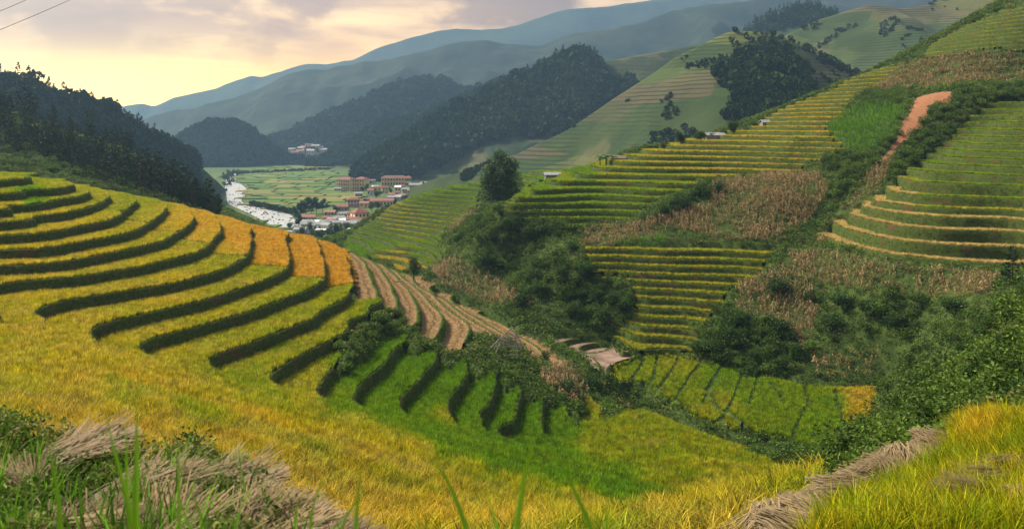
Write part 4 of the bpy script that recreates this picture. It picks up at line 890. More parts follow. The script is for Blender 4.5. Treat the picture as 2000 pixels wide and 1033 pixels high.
def pine_stand():
    X, Y = np.meshgrid(np.arange(-232, -70, 5.2), np.arange(236, 366, 7.5)); X = X.ravel()+RNG.uniform(-2.4, 2.4, X.size); Y = Y.ravel()+RNG.uniform(-3, 3, Y.size); Z = bil(ZG, X, Y); px, py = to_px(X, Y, Z)
    k = in_poly(px, py, [(-60,205),(0,225),(100,262),(250,304),(330,368),(432,426),(436,440),(300,400),(230,376),(140,342),(70,318),(-60,290)]) & (region_at(X, Y) < 0); idx = np.nonzero(k)[0]; idx = idx[np.argsort(Y[idx])][:290]
    for i in idx:
        plant_tree('pine_tree', PINES[RNG.integers(5)], (X[i], Y[i], Z[i]-.2), RNG.uniform(.72, 1.12), RNG.uniform(0, 6.28), 'dark green pine tree in the dense stand behind the golden terraces', group='pine stand behind the golden terraces')
    print('pines', len(idx))
    for (a, b, s) in ((44,226,1.25),(62,226,1.1),(104,236,1.0)):
        p = W3(a, b+10, 345); plant_tree('pine_tree', PINES[RNG.integers(5)], tuple(p), s, RNG.uniform(0, 6), {44: 'tall round-topped pine leaning out above the stand at the far left', 62: 'pointed pine just right of the tall round-topped pine', 104: 'pine tip on the stand edge below the terraced hill'}[a])
pine_stand()
def leafy_meshes(seed, H, blobs, n, size, m, trunk_r=.25, droop=.5):
    """blobs: (x, y, z, radius) leaf masses; limbs reach from the trunk into each"""
    g = np.random.default_rng(seed); mb = MB(); zf = min(b[2]-b[3]*.6 for b in blobs); mb.tube([(0, 0, -.6), (.05, .03, zf*.6), (0, 0, max(zf, .8))], trunk_r, trunk_r*.6, 7)
    for b in blobs: mb.tube([(0, 0, max(zf*.8, .6)), (b[0]*.5, b[1]*.5, (zf+b[2])*.5), (b[0]*.9, b[1]*.9, b[2])], trunk_r*.4, trunk_r*.1, 5)
    v = []; f = []; lv = []; tot = sum(b[3]**2 for b in blobs)
    for b in blobs:
        for i in range(int(n*b[3]**2/tot)):
            d = g.normal(0, 1, 3); d /= np.linalg.norm(d); c = np.array(b[:3])+d*b[3]*g.uniform(.4, 1.08)*(1+.25*math.sin(5*d[0]+7*d[2]+seed)); o = d*.7+g.normal(0, .6, 3); o[2] -= droop; o /= np.linalg.norm(o); s = size*g.uniform(.6, 1.4)
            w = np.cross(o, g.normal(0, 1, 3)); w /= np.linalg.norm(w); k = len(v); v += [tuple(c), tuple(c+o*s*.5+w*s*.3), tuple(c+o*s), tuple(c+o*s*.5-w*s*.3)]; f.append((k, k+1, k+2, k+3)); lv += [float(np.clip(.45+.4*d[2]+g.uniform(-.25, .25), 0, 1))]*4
    tm = mesh('trunk', mb.v, mb.f); tm.materials.append(M_BARK); cm = attr_mesh('crown', v, f, lv); cm.materials.append(m); return tm, cm
def rb(seed, n, H, R, z0=.3):
    g = random.Random(seed); return [(g.uniform(-1, 1)*R*.6, g.uniform(-1, 1)*R*.6, H*(z0+(1-z0)*g.random()*.85), R*g.uniform(.38, .6)) for _ in range(n)]
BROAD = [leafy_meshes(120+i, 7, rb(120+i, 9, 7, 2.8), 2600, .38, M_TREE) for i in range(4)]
def at_px(px, py, Y=None):
    """foot of something standing at a photograph point"""
    p = hit(px, py) if Y is None else W3(px, py, Y); return tuple(p)
# the big tree on the ridge end
big = leafy_meshes(140, 15, [(0,0,13.0,1.5),(1.6,0,11.6,1.7),(-1.4,.6,10.6,1.8),(3.0,.3,9.6,1.6),(-2.6,0,8.6,1.8),(.6,-.8,9.0,2.2),(2.6,.5,7.0,2.2),(-2.0,.4,6.0,2.1),(.4,.5,5.4,2.6),(3.0,0,4.4,1.9),(-2.2,-.5,3.4,1.9),(1.0,-.6,2.4,2.2),(4.1,0,10.8,1.0),(-3.6,.2,6.4,1.1)], 9000, .42, M_TREE, .4)
p = hit(975, 402); plant_tree('broadleaf_tree', big, (p[0], p[1], p[2]-.3), p[1]/F*110/14.2, 0, 'tall dark green tree with drooping crown on the end of the terraced ridge', 'tree')
def tree_at(px, pybase, hpx, Y, seed, label, kind=0, wide=1.0, group=None):
    p = W3(px, pybase, Y); s = hpx*Y/F/7.0; e = plant_tree('broadleaf_tree', BROAD[seed % 4], tuple(p-np.array([0, 0, .3])), s*wide, seed*1.3, label, 'tree', group, sz=s); return e
for i, (a, b, h, Y, w, lab) in enumerate([(1299,292,20,284,1.0,'small dark bush-like tree, leftmost of the row on the ridge skyline'),(1330,284,28,284,.8,'round-crowned tree second from the left on the ridge skyline'),(1368,277,22,287,1.3,'low wide tree left of the white-roofed shed on the ridge'),(1434,264,34,290,.95,'tallest dark rounded tree on the ridge skyline right of the shed'),(1412,266,18,290,1.2,'low shrubby tree at the foot of the tallest ridge tree'),
    (808,540,40,196,.9,'dark bushy tree standing alone below the harvested strips'),(1120,252,12,690,1.0,'lone dark tree on the hazy terraced hill edge'),(1320,168,22,680,.7,'pointed dark tree standing on the hazy terraced hill'),(1298,178,10,680,1.2,'small round tree beside the pointed tree on the hazy hill')]):
    tree_at(a, b, h, Y, i+3, lab, wide=w)
# pine at the right edge
p = hit(1978, 575, 100); plant_tree('pine_tree', PINES[1], (p[0], p[1], p[2]-.3), p[1]/F*100/11.5, 1.0, 'dark pine tree at the right edge below the rounded terraced hill')
# banana plants
def banana(seed):
    g = random.Random(seed); st = MB(); st.tube([(0, 0, -.3), (0, 0, 1.6)], .16, .10, 8); v = []; f = []; lv = []
    for k in range(9):
        a = k*2.4+g.uniform(-.4, .4); L = g.uniform(1.8, 2.8); dx, dy = math.cos(a), math.sin(a); b = len(v); q = g.random(); up = g.uniform(.5, 1.2)
        for s in range(7):
            u = s/6; w = .34*math.sin(math.pi*min(u*.92+.06, 1))**.7; c = (dx*L*u*.8, dy*L*u*.8, 1.5+L*(up*u-(.35+up*.6)*u*u)); v += [(c[0]-dy*w, c[1]+dx*w, c[2]-w*.3), c, (c[0]+dy*w, c[1]-dx*w, c[2]-w*.3)]; lv += [q]*3
        for s in range(6): i = b+3*s; f += [(i, i+1, i+4, i+3), (i+1, i+2, i+5, i+4)]
    m = attr_mesh('leaf', v, f, lv); m.materials.append(M_BANANA); t_ = mesh('stem', st.v, st.f); t_.materials.append(M_BANANA); return t_, m
BAN = [banana(i) for i in range(3)]
for i, (a, b, Y, s, lab) in enumerate([(1172,322,268,1.25,'leftmost banana plant beside the brown hut on the ridge'),(1184,320,270,1.45,'tallest banana plant of the cluster on the ridge'),(1197,318,272,1.1,'banana plant touching the brown hut roof'),(1376,272,289,.9,'banana plant between the dark trees on the ridge skyline'),(1390,270,289,.9,'second banana plant right of the low wide ridge tree')]):
    plant_tree('banana_plant', BAN[i % 3], tuple(W3(a, b, Y)), s, i*1.1, lab, 'banana plant', names=('stem', 'leaf'))
# individual large bushes in the gullies
BUSHM = [leafy_meshes(160+i, 2.6, rb(160+i, 8, 2.6, 1.9, .25), 1500, .26, M_TREE, .1, .35) for i in range(4)]
def bushes():
    g = random.Random(12); n = 0
    spots = [(960,470),(1000,450),(1040,470),(1080,460),(1120,490),(940,520),(1000,530),(1050,520),(1100,540),(1150,540),(1060,580),(1110,590),(1160,590),(1200,590),(1130,620),(1180,630),(1210,610),(1020,600),(900,470),(1330,410),(1370,390),(1300,425),(1400,375),(1450,640),(1420,660),(1500,640),(1540,660),(1400,690),(1470,700),(1620,640),(1700,620),(1760,640),(1650,600),(1800,610),(1870,610),(1580,590),(1520,570),(1440,680),(1560,700),(1520,720)]
    for (a, b) in spots:
        p = hit(a+g.uniform(-8, 8), b+g.uniform(-5, 5)); plant_tree('bush', BUSHM[g.randrange(4)], (p[0], p[1], p[2]-.3), g.uniform(.8, 1.35), g.uniform(0, 6), 'large dark rounded bush on the overgrown slope across the gully', 'bush', 'bushes on the overgrown slopes', names=('stem', 'foliage'))
    for (a, b, s, lab) in ((1062,700,.7,'dark bush right of the bare pole hut frame'),(745,636,.9,'dark leafy bush at the lower end of the yellow terrace'),(772,618,.8,'bush beside the top of the first harvested strip'),(1110,770,1.2,'leafy bush on the bank beside the last green terrace'),(1160,760,1.1,'bush above the ditch beside the brown mud paddy')):
        p = hit(a, b); plant_tree('bush', BUSHM[int(a) % 4], (p[0], p[1], p[2]-.4), s*.8, a, lab, 'bush', names=('stem', 'foliage'))
    for (a, b, Y, s) in ((1700,830,62,.85),(1740,800,60,.9),(1780,770,58,1.0),(1830,730,56,1.0),(1880,690,54,1.05),(1930,650,54,1.1),(1980,600,54,1.1),(1860,780,44,.75),(1920,740,44,.85),(1985,700,42,.9),(1770,830,50,.7),(1690,880,56,.6),(1990,770,34,.6)):
        p = hit(a, b, 24); plant_tree('bush', BUSHM[int(a+b) % 4], (p[0], p[1], p[2]-.35), s*.55, a*.7, 'bright leafy bush on the near slope at the right edge', 'bush', 'bushes on the near right slope', names=('stem', 'foliage'))
bushes()

# ------------------------------------------------------------------ huts, person, cables
M_WOOD = plain('weathered_wood', (.20, .18, .155), .9, .35, 5, .02); M_TIN = plain('tin_roof', (.24, .25, .26), .5, .2, 2); M_THATCH = plain('thatch', (.13, .10, .07), .95, .4, 4, .05); M_DARK = plain('dark_cloth', (.012, .013, .02), .9, .3, 9); M_SKIN = plain('skin', (.32, .18, .12), .6, .1)
def hut_frame():
    p = hit(992, 694)+np.array([0, -1.5, .7]); e = empty('hut_frame', tuple(p), R(8)); tag(e, 'bare pole frame of a field hut with slatted lean-to roof above the green terraces', 'hut')
    def pole(a, b, r=.10): MB().tube([a, b], r, r*.8, 6).build('pole', M_WOOD, e)
    for a, b in (((-2.4,-.9,-.5),(-1.2,0,2.0)),((-2.5,1.0,-.5),(-1.3,.9,2.1)),((1.4,-1.0,-.6),(1.6,-.9,1.5)),((1.5,1.2,-.6),(1.4,1.1,2.6)),((-2.8,-.8,1.3),(2.2,-1.0,1.2)),((-2.4,-.9,.0),(1.6,-1.0,-.1)),((-2.9,-.8,1.2),(.7,.6,4.0)),((2.5,-1.2,1.1),(.7,.6,4.0)),((-1.4,1.0,2.0),(2.4,1.2,2.3))): pole(a, b)
    for k in range(9):
        u = k/8; MB().tube([(-1.5+u*2.2, .1+u*.3, 2.1+u*1.7), (1.0+u*.1+.9*(1-u)*.9, -1.1+.9*u, 1.0+u*2.6)], .065, .06, 5).build('slat', M_WOOD, e)
    for k in range(6):
        u = k/5; MB().tube([(-1.6+2.4*u, -.1+.5*u, 1.9+1.9*u*.2+1.2*u), (2.0, -1.2+1.1*u, 1.1+1.4*u)], .06, .05, 5).build('rafter', M_WOOD, e)
hut_frame()
def shed(px, py, Y, w, d, h, roofm, wallm, label, rz=0.0, name='field_hut'):
    e = empty(name, tuple(W3(px, py, Y)), rz); tag(e, label, 'hut')
    MB().box((0, 0, h/2-.3), (w*.8, d*.8, h+.6)).build('wall', wallm, e)
    MB().add([(-w/2,-d/2,h-.15),(w/2,-d/2,h-.15),(w/2,0,h+.75),(-w/2,0,h+.75),(-w/2,d/2,h-.15),(w/2,d/2,h-.15)]+[(-w/2,-d/2,h-.27),(w/2,-d/2,h-.27),(w/2,0,h+.63),(-w/2,0,h+.63),(-w/2,d/2,h-.27),(w/2,d/2,h-.27)], [(0,1,2,3),(3,2,5,4),(7,6,9,8),(8,9,10,11),(0,6,7,1),(4,5,11,10),(0,3,9,6),(3,4,10,9),(1,7,8,2),(2,8,11,5)]).build('roof', roofm, e)
    MB().box((w*.1, -d*.4-.02, h*.35), (.8, .06, h*.75)).build('door', M_WOOD, e)
    for sx in (-1, 1): MB().tube([(sx*w*.44, -d*.44, -.5), (sx*w*.44, -d*.44, h-.1)], .06, .06, 6).build('post', M_WOOD, e)
shed(1078, 349, 305, 6.0, 3.5, 1.5, M_TIN, M_WOOD, 'small hut with pale grey roof left of the long terraces', .15)
shed(1206, 317, 276, 5.5, 3.0, 1.4, M_THATCH, M_WOOD, 'brown roofed hut behind the banana plants', -.1)
shed(1396, 270, 289, 6.5, 3.0, 1.1, M_TIN, M_WOOD, 'low white-roofed shed among the trees on the ridge skyline', .05)
shed(1494, 246, 299, 3.6, 2.6, 1.3, M_TIN, M_WOOD, 'tiny grey hut on the terrace edge at the ridge skyline', .3)
def person():
    p = hit(1449, 846); lo = float(ground(p[0], p[1]))-.02; me = bpy.data.meshes.new('person')
    v = [(0,0,.93),(0,0,1.15),(0,0,1.36),(0,.01,1.47),(0,.0,1.55),(0,-.01,1.68),(.09,0,.88),(.11,-.02,.48),(.11,.01,.06),(.11,-.13,.03),(-.09,0,.88),(-.11,.0,.48),(-.11,.03,.06),(-.11,-.11,.03),(.18,0,1.34),(.24,.01,1.08),(.20,-.10,.86),(.19,-.13,.77),(-.18,0,1.34),(-.24,.01,1.08),(-.20,-.10,.86),(-.19,-.13,.77)]
    ed = [(0,1),(1,2),(2,3),(3,4),(4,5),(0,6),(6,7),(7,8),(8,9),(0,10),(10,11),(11,12),(12,13),(2,14),(14,15),(15,16),(16,17),(2,18),(18,19),(19,20),(20,21)]
    rd = [.15,.13,.155,.06,.085,.095,.095,.07,.05,.045,.095,.07,.05,.045,.065,.05,.038,.04,.065,.05,.038,.04]
    me.from_pydata(v, ed, []); me.materials.append(M_DARK); o = link('person', me); o.location = (p[0], p[1], lo); o.rotation_euler = (0, 0, .6)
    sk = o.modifiers.new('skin', 'SKIN'); me.skin_vertices.new() if not me.skin_vertices else None
    for i, r in enumerate(rd): me.skin_vertices[0].data[i].radius = (r, r)
    me.skin_vertices[0].data[0].use_root = True; o.modifiers.new('sub', 'SUBSURF').levels = 1; o.modifiers['sub'].render_levels = 2
    tag(o, 'person in dark clothes standing on the path between the green paddies', 'person')
    hb = MB(); hb.tube([(0, 0, 1.70), (0, 0, 1.74), (0, 0, 1.80)], .13, .05, 10); h = hb.build('hat', M_DARK, o); MB().box((0, -.075, 1.62), (.11, .04, .12)).build('face', M_SKIN, o)
person()
for (a, b, c, d, lab) in ((-40,72,150,-8,'lower thin power cable crossing the upper left sky'),(-40,35,64,-8,'upper thin power cable at the top left corner')):
    A_, B_ = W3(a, b, 40), W3(c, d, 46); A_, B_ = A_-(B_-A_)*1.5, B_+(B_-A_)*1.5; cab = MB().tube([tuple(A_+(B_-A_)*u-np.array([0, 0, .5*math.sin(math.pi*u)-.4])) for u in np.linspace(0, 1, 15)], .012, .012, 5).build('power_cable', M_DARK); tag(cab, lab, 'cable')
# ------------------------------------------------------------------ the village in the valley
M_YEL = plain('yellow_wall', (.62, .47, .24), .8, .08, .5); M_CREAM = plain('cream_wall', (.44, .39, .31), .8, .08, .5); M_WHITE = plain('white_wall', (.52, .53, .52), .8, .08, .5); M_BLUE = plain('blue_grey_wall', (.34, .42, .48), .8, .08, .5); M_PINK = plain('pink_wall', (.40, .30, .25), .8, .08, .5)
M_RED = plain('red_tile', (.15, .055, .042), .8, .25, .8); M_RED2 = plain('faded_red_roof', (.20, .085, .065), .75, .2, .8); M_GREY = plain('grey_roof', (.20, .21, .22), .7, .25, .8); M_PALE = plain('white_roof', (.75, .75, .74), .5, .1, .8); M_GLASS = plain('window_glass', (.035, .045, .055), .25, .2, 1)
WALLS = dict(y=M_YEL, c=M_CREAM, w=M_WHITE, b=M_BLUE, p=M_PINK); ROOFS = dict(r=M_RED, f=M_RED2, g=M_GREY, w=M_PALE)
def roof_mesh(w, d, h, rh, kind):
    o = .5; a, b = w/2+o, d/2+o; i = a-b*.9 if kind == 'hip' and a > b else (0.3 if kind == 'hip' else a)
    v = [(-a,-b,h),(a,-b,h),(a,b,h),(-a,b,h),(-i,0,h+rh),(i,0,h+rh),(-a,-b,h-.25),(a,-b,h-.25),(a,b,h-.25),(-a,b,h-.25)]
    return MB().add(v, [(0,1,5,4),(2,3,4,5),(1,2,5),(3,0,4),(0,6,7,1),(1,7,8,2),(2,8,9,3),(3,9,6,0),(9,8,7,6)])
def house(px, py, w, d, h, rh, wall, roof, rz, label, group=None, floors=1, kind='gable', nwin=3, name='house', z=None, parts=True):
    p = valley(px, py) if z is None else z; e = empty(name, (p[0], p[1], p[2]-.2), rz); tag(e, label, 'house' if name == 'house' else 'school', group)
    MB().box((0, 0, h/2-.4), (w, d, h+.8)).build('wall', WALLS[wall], e); roof_mesh(w, d, h+.1, rh, kind).build('roof', ROOFS[roof], e)
    if not parts: return e
    fh = h/floors
    for k in range(floors):
        for j in range(nwin):
            x = -w/2+w*(j+.5)/nwin; isd = (k == 0 and j == nwin//2)
            b = MB().box((x, -d/2-.03, fh*k+(fh*.42 if isd else fh*.55)), (min(1.3, w/nwin*.55), .12, fh*(.8 if isd else .48))); b.build('door' if isd else 'window', M_WOOD if isd else M_GLASS, e)
        for sx in (-1, 1): MB().box((sx*(w/2+.03), 0, fh*(k+.55)), (.12, min(1.3, d*.3), fh*.48)).build('window', M_GLASS, e)
    return e
def school(px, py, w, d, h, rz, floors, nwin, label, wing=None):
    e = house(px, py, w, d, h, 2.2, 'y', 'r', rz, label, floors=floors, kind='hip', nwin=nwin, name='school_building'); fh = h/floors
    for k in range(1, floors+1): MB().box((0, -d/2-.75, fh*k-.35), (w*.98, 1.4, .5)).build('balcony', M_CREAM, e)
    for j in range(nwin+1): MB().box((-w/2+w*j/nwin, -d/2-1.3, h/2-.2), (.35, .35, h)).build('pillar', M_YEL, e)
    if wing: MB().box((wing[0], wing[1], h/2-.2), (wing[2], wing[3], h+.4)).build('wing', M_YEL, e); b = roof_mesh(wing[2], wing[3], h+.15, 2.0, 'hip'); o = b.build('wing_roof', ROOFS['r'], e); o.location = (wing[0], wing[1], 0)
    if wing:
        for k in range(floors):
            for j in range(4): MB().box((wing[0]-wing[2]/2+wing[2]*(j+.5)/4, wing[1]-wing[3]/2-.04, fh*(k+.55)), (1.2, .12, fh*.5)).build('window', M_GLASS, e)
school(677, 371, 17, 10, 11.0, R(-28), 3, 6, 'yellow three-storey school with pale balconies beside the green valley fields', (13, 8, 12, 9))
school(770, 363, 27, 9, 9.0, R(6), 2, 9, 'long yellow two-storey school with red roof at the foot of the wooded ridge', (15, -4, 6, 14))
HOUSES = [
 (703,436,12,11,8.5,3.2,'y','r',.5,'large yellow house with tall red hipped roof nearest the green terraces',2,'hip',4),(690,433,8,7,6,1.6,'c','r',.5,'cream annex left of the large yellow house',2,'gable',3),(712,443,9,7,4.5,2,'c','r',.3,'low cream house below the large yellow house',1,'hip',3),
 (601,434,12,8,4.4,1.6,'b','f',.12,'blue-grey long house with orange-red roof beside the bamboo',1,'gable',4),(629,455,8,7,2.6,.6,'w','w',.05,'low house with bright white flat roof near the river',1,'gable',3),(613,461,10,7,2.6,1.2,'b','g',.2,'grey-roofed house left of the bright white roof',1,'gable',3),
 (646,421,9,6,3.2,1.5,'c','f',-.2,'red-roofed cottage right of the bamboo clump',1,'gable',3),(668,412,12,7,4,1.6,'p','r',-.1,'wide red-roofed house behind the bamboo clump',1,'gable',4),(690,403,12,8,6.5,1.8,'p','r',.25,'brown two-storey house with dark red roof by the fields',2,'hip',4),(746,402,22,9,5,2.2,'y','f',.08,'long yellow hall with faded red roof left of the terrace crest',1,'gable',7),
 (752,376,7,6,5.5,1.8,'y','r',.2,'small yellow house with red gable below the long school',2,'gable',2),(805,383,9,7,6,1.6,'w','f',-.3,'white and pink house with red roof beside the terrace crest',2,'gable',3),(812,368,16,10,4.5,2.0,'b','g',.1,'large grey-roofed building right of the long school',1,'gable',5),(776,383,6,5,4,1.4,'p','r',.0,'small pink house between the two yellow schools and terraces',1,'gable',2),
 (728,358,7,6,4,1.2,'b','f',.0,'small blue house with red roof between the two schools',1,'gable',2),(792,376,8,6,4,1.5,'c','g',.2,'grey-roofed cottage right of the pink house',1,'gable',3),(765,391,8,6,3.4,1.3,'w','g',-.1,'white cottage with grey roof above the long yellow hall',1,'gable',3),(672,425,8,6,3.6,1.5,'c','g',.6,'grey-roofed house left of the large yellow house',1,'gable',3),
 (660,433,10,7,3.4,1.4,'c','g',.7,'pale house with grey roof on the village lane',1,'gable',3),(688,446,10,6,3.4,1.2,'c','g',.3,'low grey-roofed house under the large yellow house',1,'gable',3),(640,432,7,5,3,1.2,'p','f',.1,'small red-roofed hut right of the blue-grey house',1,'gable',2),(733,369,7,5,3,1.2,'w','w',.1,'white-roofed shed below the small blue house',1,'gable',2),
 (784,368,6,5,3.2,1.2,'w','f',.4,'small white house with red roof below the long school',1,'gable',2),(828,362,8,6,3.4,1.3,'w','g',.2,'white house at the foot of the open hillside',1,'gable',2),(700,384,8,6,3.6,1.4,'c','g',.3,'grey-roofed farmhouse right of the valley fields',1,'gable',3),(597,446,6,5,2.8,1.2,'c','f',.2,'small red-roofed hut by the river bank',1,'gable',2),(660,373,8,5,3,1.0,'w','g',.0,'low white shed left of the three-storey school',1,'gable',2),(720,396,8,6,3.6,1.5,'p','r',.2,'red-roofed house left of the long yellow hall',1,'gable',3)]
for (a, b, w, d, h, rh, wl, rf, rz, lab, fl, kd, nw) in HOUSES: house(a, b, w*.82, d*.82, h*.85, rh*.9, wl, rf, rz, lab, None, fl, kd, nw)
g = random.Random(15)
for i in range(26):
    a, b = g.choice([(g.uniform(640, 720), g.uniform(404, 462)), (g.uniform(720, 835), g.uniform(366, 404)), (g.uniform(580, 650), g.uniform(438, 466))])
    house(a, b, g.uniform(5, 8.5), g.uniform(4.5, 6), g.uniform(2.6, 4.6), g.uniform(1, 1.7), g.choice('cwbpcy'), g.choice('rfggw'), g.uniform(-.7, .7), 'small house half hidden among the trees of the valley village', 'small houses of the valley village', 1, 'gable', 2)
# farther houses on a low rise up the valley
AV = hill('hill', [(470,320,1640),(530,316,1640),(560,302,1640),(590,293,1640),(620,290,1640),(660,298,1640),(710,312,1640),(760,320,1640)], .12, M_HILL_MID, .03, n=70, seed=33, spur=140)
g = random.Random(5)
FARH = [(571,297),(580,294),(588,292),(596,290),(604,289),(612,288),(616,291),(600,296),(586,300),(622,292),(563,301),(608,299),(634,296),(576,304),(650,316),(668,318),(640,322),(684,320),(655,325),(700,322)]
for i, (a, b) in enumerate(FARH):
    q = AV.reshape(-1, 3); px, py = to_px(q[:, 0], q[:, 1], q[:, 2]); k = np.argmin((px-a)**2+(py-b-3)**2*3+np.where(q[:, 1] > 1650, 1e5, 0))
    house(0, 0, g.uniform(11, 17), g.uniform(8, 11), g.uniform(5, 9), 2.6, g.choice('wcpy'), g.choice('frfg'), g.uniform(-.4, .4), 'tiny red and white house of the hazy hamlet far up the valley', 'hamlet far up the valley', 1, 'gable', 3, z=q[k])
BAMB = [leafy_meshes(180+i, 11, [(math.cos(j*1.1)*1.6, math.sin(j*1.1)*1.6, 4.5+(j % 5)*1.4, 1.5) for j in range(11)], 2200, .7, M_BAMBOO, .2, .2) for i in range(2)]
for i, (a, b) in enumerate([(578,432),(588,424),(598,418),(608,416),(618,416),(630,414),(583,444)]):
    plant_tree('bamboo_clump', BAMB[i % 2], tuple(valley(a, b)), [.85, 1.0, 1.05, .95, 1.0, .85, .7][i], i*1.7, ['bamboo clump nearest the river in the village','second bamboo clump from the river','tall middle bamboo clump beside the fields','bamboo clump behind the blue-grey house','bamboo clump fourth from the right field edge','rightmost bamboo clump near the red cottages','low bamboo clump on the river bank'][i], 'bamboo', names=('culm', 'crown'))
for i, (a, b, s) in enumerate([(622,474,1.0),(655,470,1.25),(668,468,1.0),(592,440,.9),(605,452,.8),(640,462,.7),(676,452,.9),(690,456,1.0),(650,446,.7),(735,388,1.0),(726,378,.9),(742,384,.9),(762,378,.8),(818,377,.9),(826,375,.9),(833,381,.8),(716,372,.9),(708,376,.8),(792,392,.8),(680,398,.8),(655,414,.7),(726,412,.9),(738,410,1.0),(757,412,.9),(770,402,.8),(638,408,.6),(606,441,.7),(628,466,.9),(702,455,.9),(722,448,.8),(785,357,.9),(722,362,.8),(640,450,.8),(712,400,.7),(748,418,.8),(580,455,.8),(590,464,.9),(612,470,.9),(567,448,.7),(440,352,1.4),(447,347,1.4),(455,345,1.3),(463,345,1.3),(470,343,1.2)]):
    plant_tree('broadleaf_tree', BROAD[i % 4], tuple(valley(a, b)), s, i*.9, 'round green tree among the village houses' if i < 39 else ['leftmost','second','middle','fourth','rightmost'][i-39]+' of the five trees where the river disappears', 'tree', 'trees around the village' if i < 39 else 'trees at the river bend')
# a dark line of trees between near and far fields
P = [valley(470+i*1.1+g.uniform(-2, 2), 340-i*.055+g.uniform(-.6, .6)) for i in range(160)] + [valley(520+g.uniform(0, 160), 319+g.uniform(-2, 3)) for _ in range(220)] + [valley(440+g.uniform(-4, 16), 356+g.uniform(-14, 10)) for _ in range(40)] + [valley(490+i*.9, 400.5+i*.19+g.uniform(-1, 1)) for i in range(90)]
scatter('hedgerow', 'far_tree', FAR_TREE, np.array(P), RNG.uniform(.22, .6, len(P)), label='dark hedge and trees edging the valley fields')
P = on_hill(AV, US(AV), 1800, None, (80, -.1), -.9, .3); scatter('forest', 'far_tree', FAR_TREE, P, RNG.uniform(.6, 1.2, len(P)), label='hazy trees around the far hamlet')

# ------------------------------------------------------------------ the foreground
LZ = lambda X, Y: -1.72 - .17*(Y-1) - .10*np.maximum(0, X+5) + .07*fbm(X, Y, 1.3, 3, 61)
EDGE_X = [-14, -5.2, -3.0, -1.4, -.6, .3, 3, 9]; EDGE_Y = [10.5, 9.0, 8.2, 6.6, 4.5, 3.4, 3.2, 3.2]
def ledge_z(X, Y):
    e = np.interp(X, EDGE_X, EDGE_Y)+.25*fbm(X, Y*0, .9, 2, 63); return LZ(X, np.minimum(Y, e)) - np.maximum(0, Y-e)*2.2
X, Y = np.meshgrid(np.arange(-14, 9.01, .16), np.arange(.3, 13.01, .16)); Z = np.maximum(ledge_z(X, Y), -8.5)
nj, ni = X.shape; idx = np.arange(nj*ni).reshape(nj, ni); q = np.stack([idx[:-1, :-1], idx[:-1, 1:], idx[1:, 1:], idx[1:, :-1]], -1).reshape(-1, 4)
LEDGE = link('earth_bank', fast_mesh('earth_bank', np.stack([X, Y, Z], -1).reshape(-1, 3), q, True), M_GROUND); tag(LEDGE, kind='structure')
M_OSTRAW = obj_leaf_mat('straw_bundle', (.13, .095, .062), (.31, .23, .145), .2)
def sheaf(seed, n=340, L=.55):
    """a cut sheaf lying down: stalks in a few loose hanks, bent and broken"""
    g = random.Random(seed); v = []; f = []; lv = []; hanks = [(g.gauss(0, .30), g.gauss(0, .18), g.uniform(0, .12)) for _ in range(6)]
    for i in range(n):
        ha, hy, hz = g.choice(hanks); a = max(-1.1, min(1.1, ha+g.gauss(0, .22))); h = hz+abs(g.gauss(0, .05)); y0 = hy+g.gauss(0, .08); l = L*g.uniform(.45, 1.15); u0 = -.3*L*g.random(); w = g.uniform(.0025, .0075); q = g.random(); b = len(v); kink = g.uniform(.3, .8); ky = g.gauss(0, .35); kz = g.gauss(-.1, .3)
        for s in range(4):
            t_ = s/3; u = u0+(l-u0)*t_; k_ = max(0, t_-kink)*l; y = y0*(.5+.5*abs(u)/L)+math.tan(a)*u*.6+ky*k_; z = .03+h*(1.1-.6*u/L)+.10*math.sin(min(max((u+.2)/L, 0), 1)*2.6)+kz*k_
            v += [(u, y-w, max(z, 0)), (u, y+w, max(z, 0)+w*.6)]; lv += [q*.8+.2*t_]*2
        f += [(b+2*s, b+2*s+1, b+2*s+3, b+2*s+2) for s in range(3)]
    m = attr_mesh('straw', v, f, lv); m.materials.append(M_OSTRAW)
    tb = MB(); tb.tube([(0, .10*math.cos(t_), .10+.09*math.sin(t_)) for t_ in np.linspace(0, 6.283, 10)], .012, .012, 4); tm = mesh('tie', tb.v, tb.f); tm.materials.append(M_OSTRAW); return m, tm
SHEAF = [sheaf(200+i) for i in range(6)]
def put_sheaf(i, loc, s, rz, tilt, label, group=None):
    e = empty('straw_sheaf', loc, rz); e.rotation_euler = (0, tilt, rz); e.scale = (s, s, s*.62); tag(e, label, 'straw', group)
    for m, n in zip(SHEAF[i % 6], ('straw', 'tie')): o = bpy.data.objects.new(n, m); COL.objects.link(o); o.parent = e
LEFTS = [(40,905,6.6,1.0,2.4,'straw sheaf at the left picture edge'),(110,888,7.4,1.1,.9,'upright straw sheaf left of the tall grass blades'),(170,868,8.2,1.0,.5,'straw sheaf topmost on the near bank'),(90,940,5.6,.9,-.4,'loose straw sheaf low at far left'),(215,915,6.6,1.0,.7,'straw sheaf under the tall grass blade'),(285,925,6.8,1.05,1.0,'straw sheaf right of the tall grass blade'),(330,960,6.0,1.05,1.3,'broad pale straw sheaf left of the green shrub foot'),(400,925,7.2,.95,.6,'straw sheaf below the small green shrub'),(450,930,7.2,1.0,.4,'straw sheaf right of the small green shrub'),(500,975,6.4,.95,1.1,'straw sheaf low in the middle of the bank'),(560,1000,6.2,.9,.6,'straw sheaf second from the right end of the bank'),(620,1025,6.0,.85,.9,'rightmost straw sheaf on the near bank'),(390,995,5.4,.9,-.2,'straw sheaf behind the front grass left of centre'),(240,980,5.2,.9,.3,'straw sheaf half hidden by front weeds'),(150,960,5.6,.9,1.6,'flattened straw sheaf among weeds at left')]
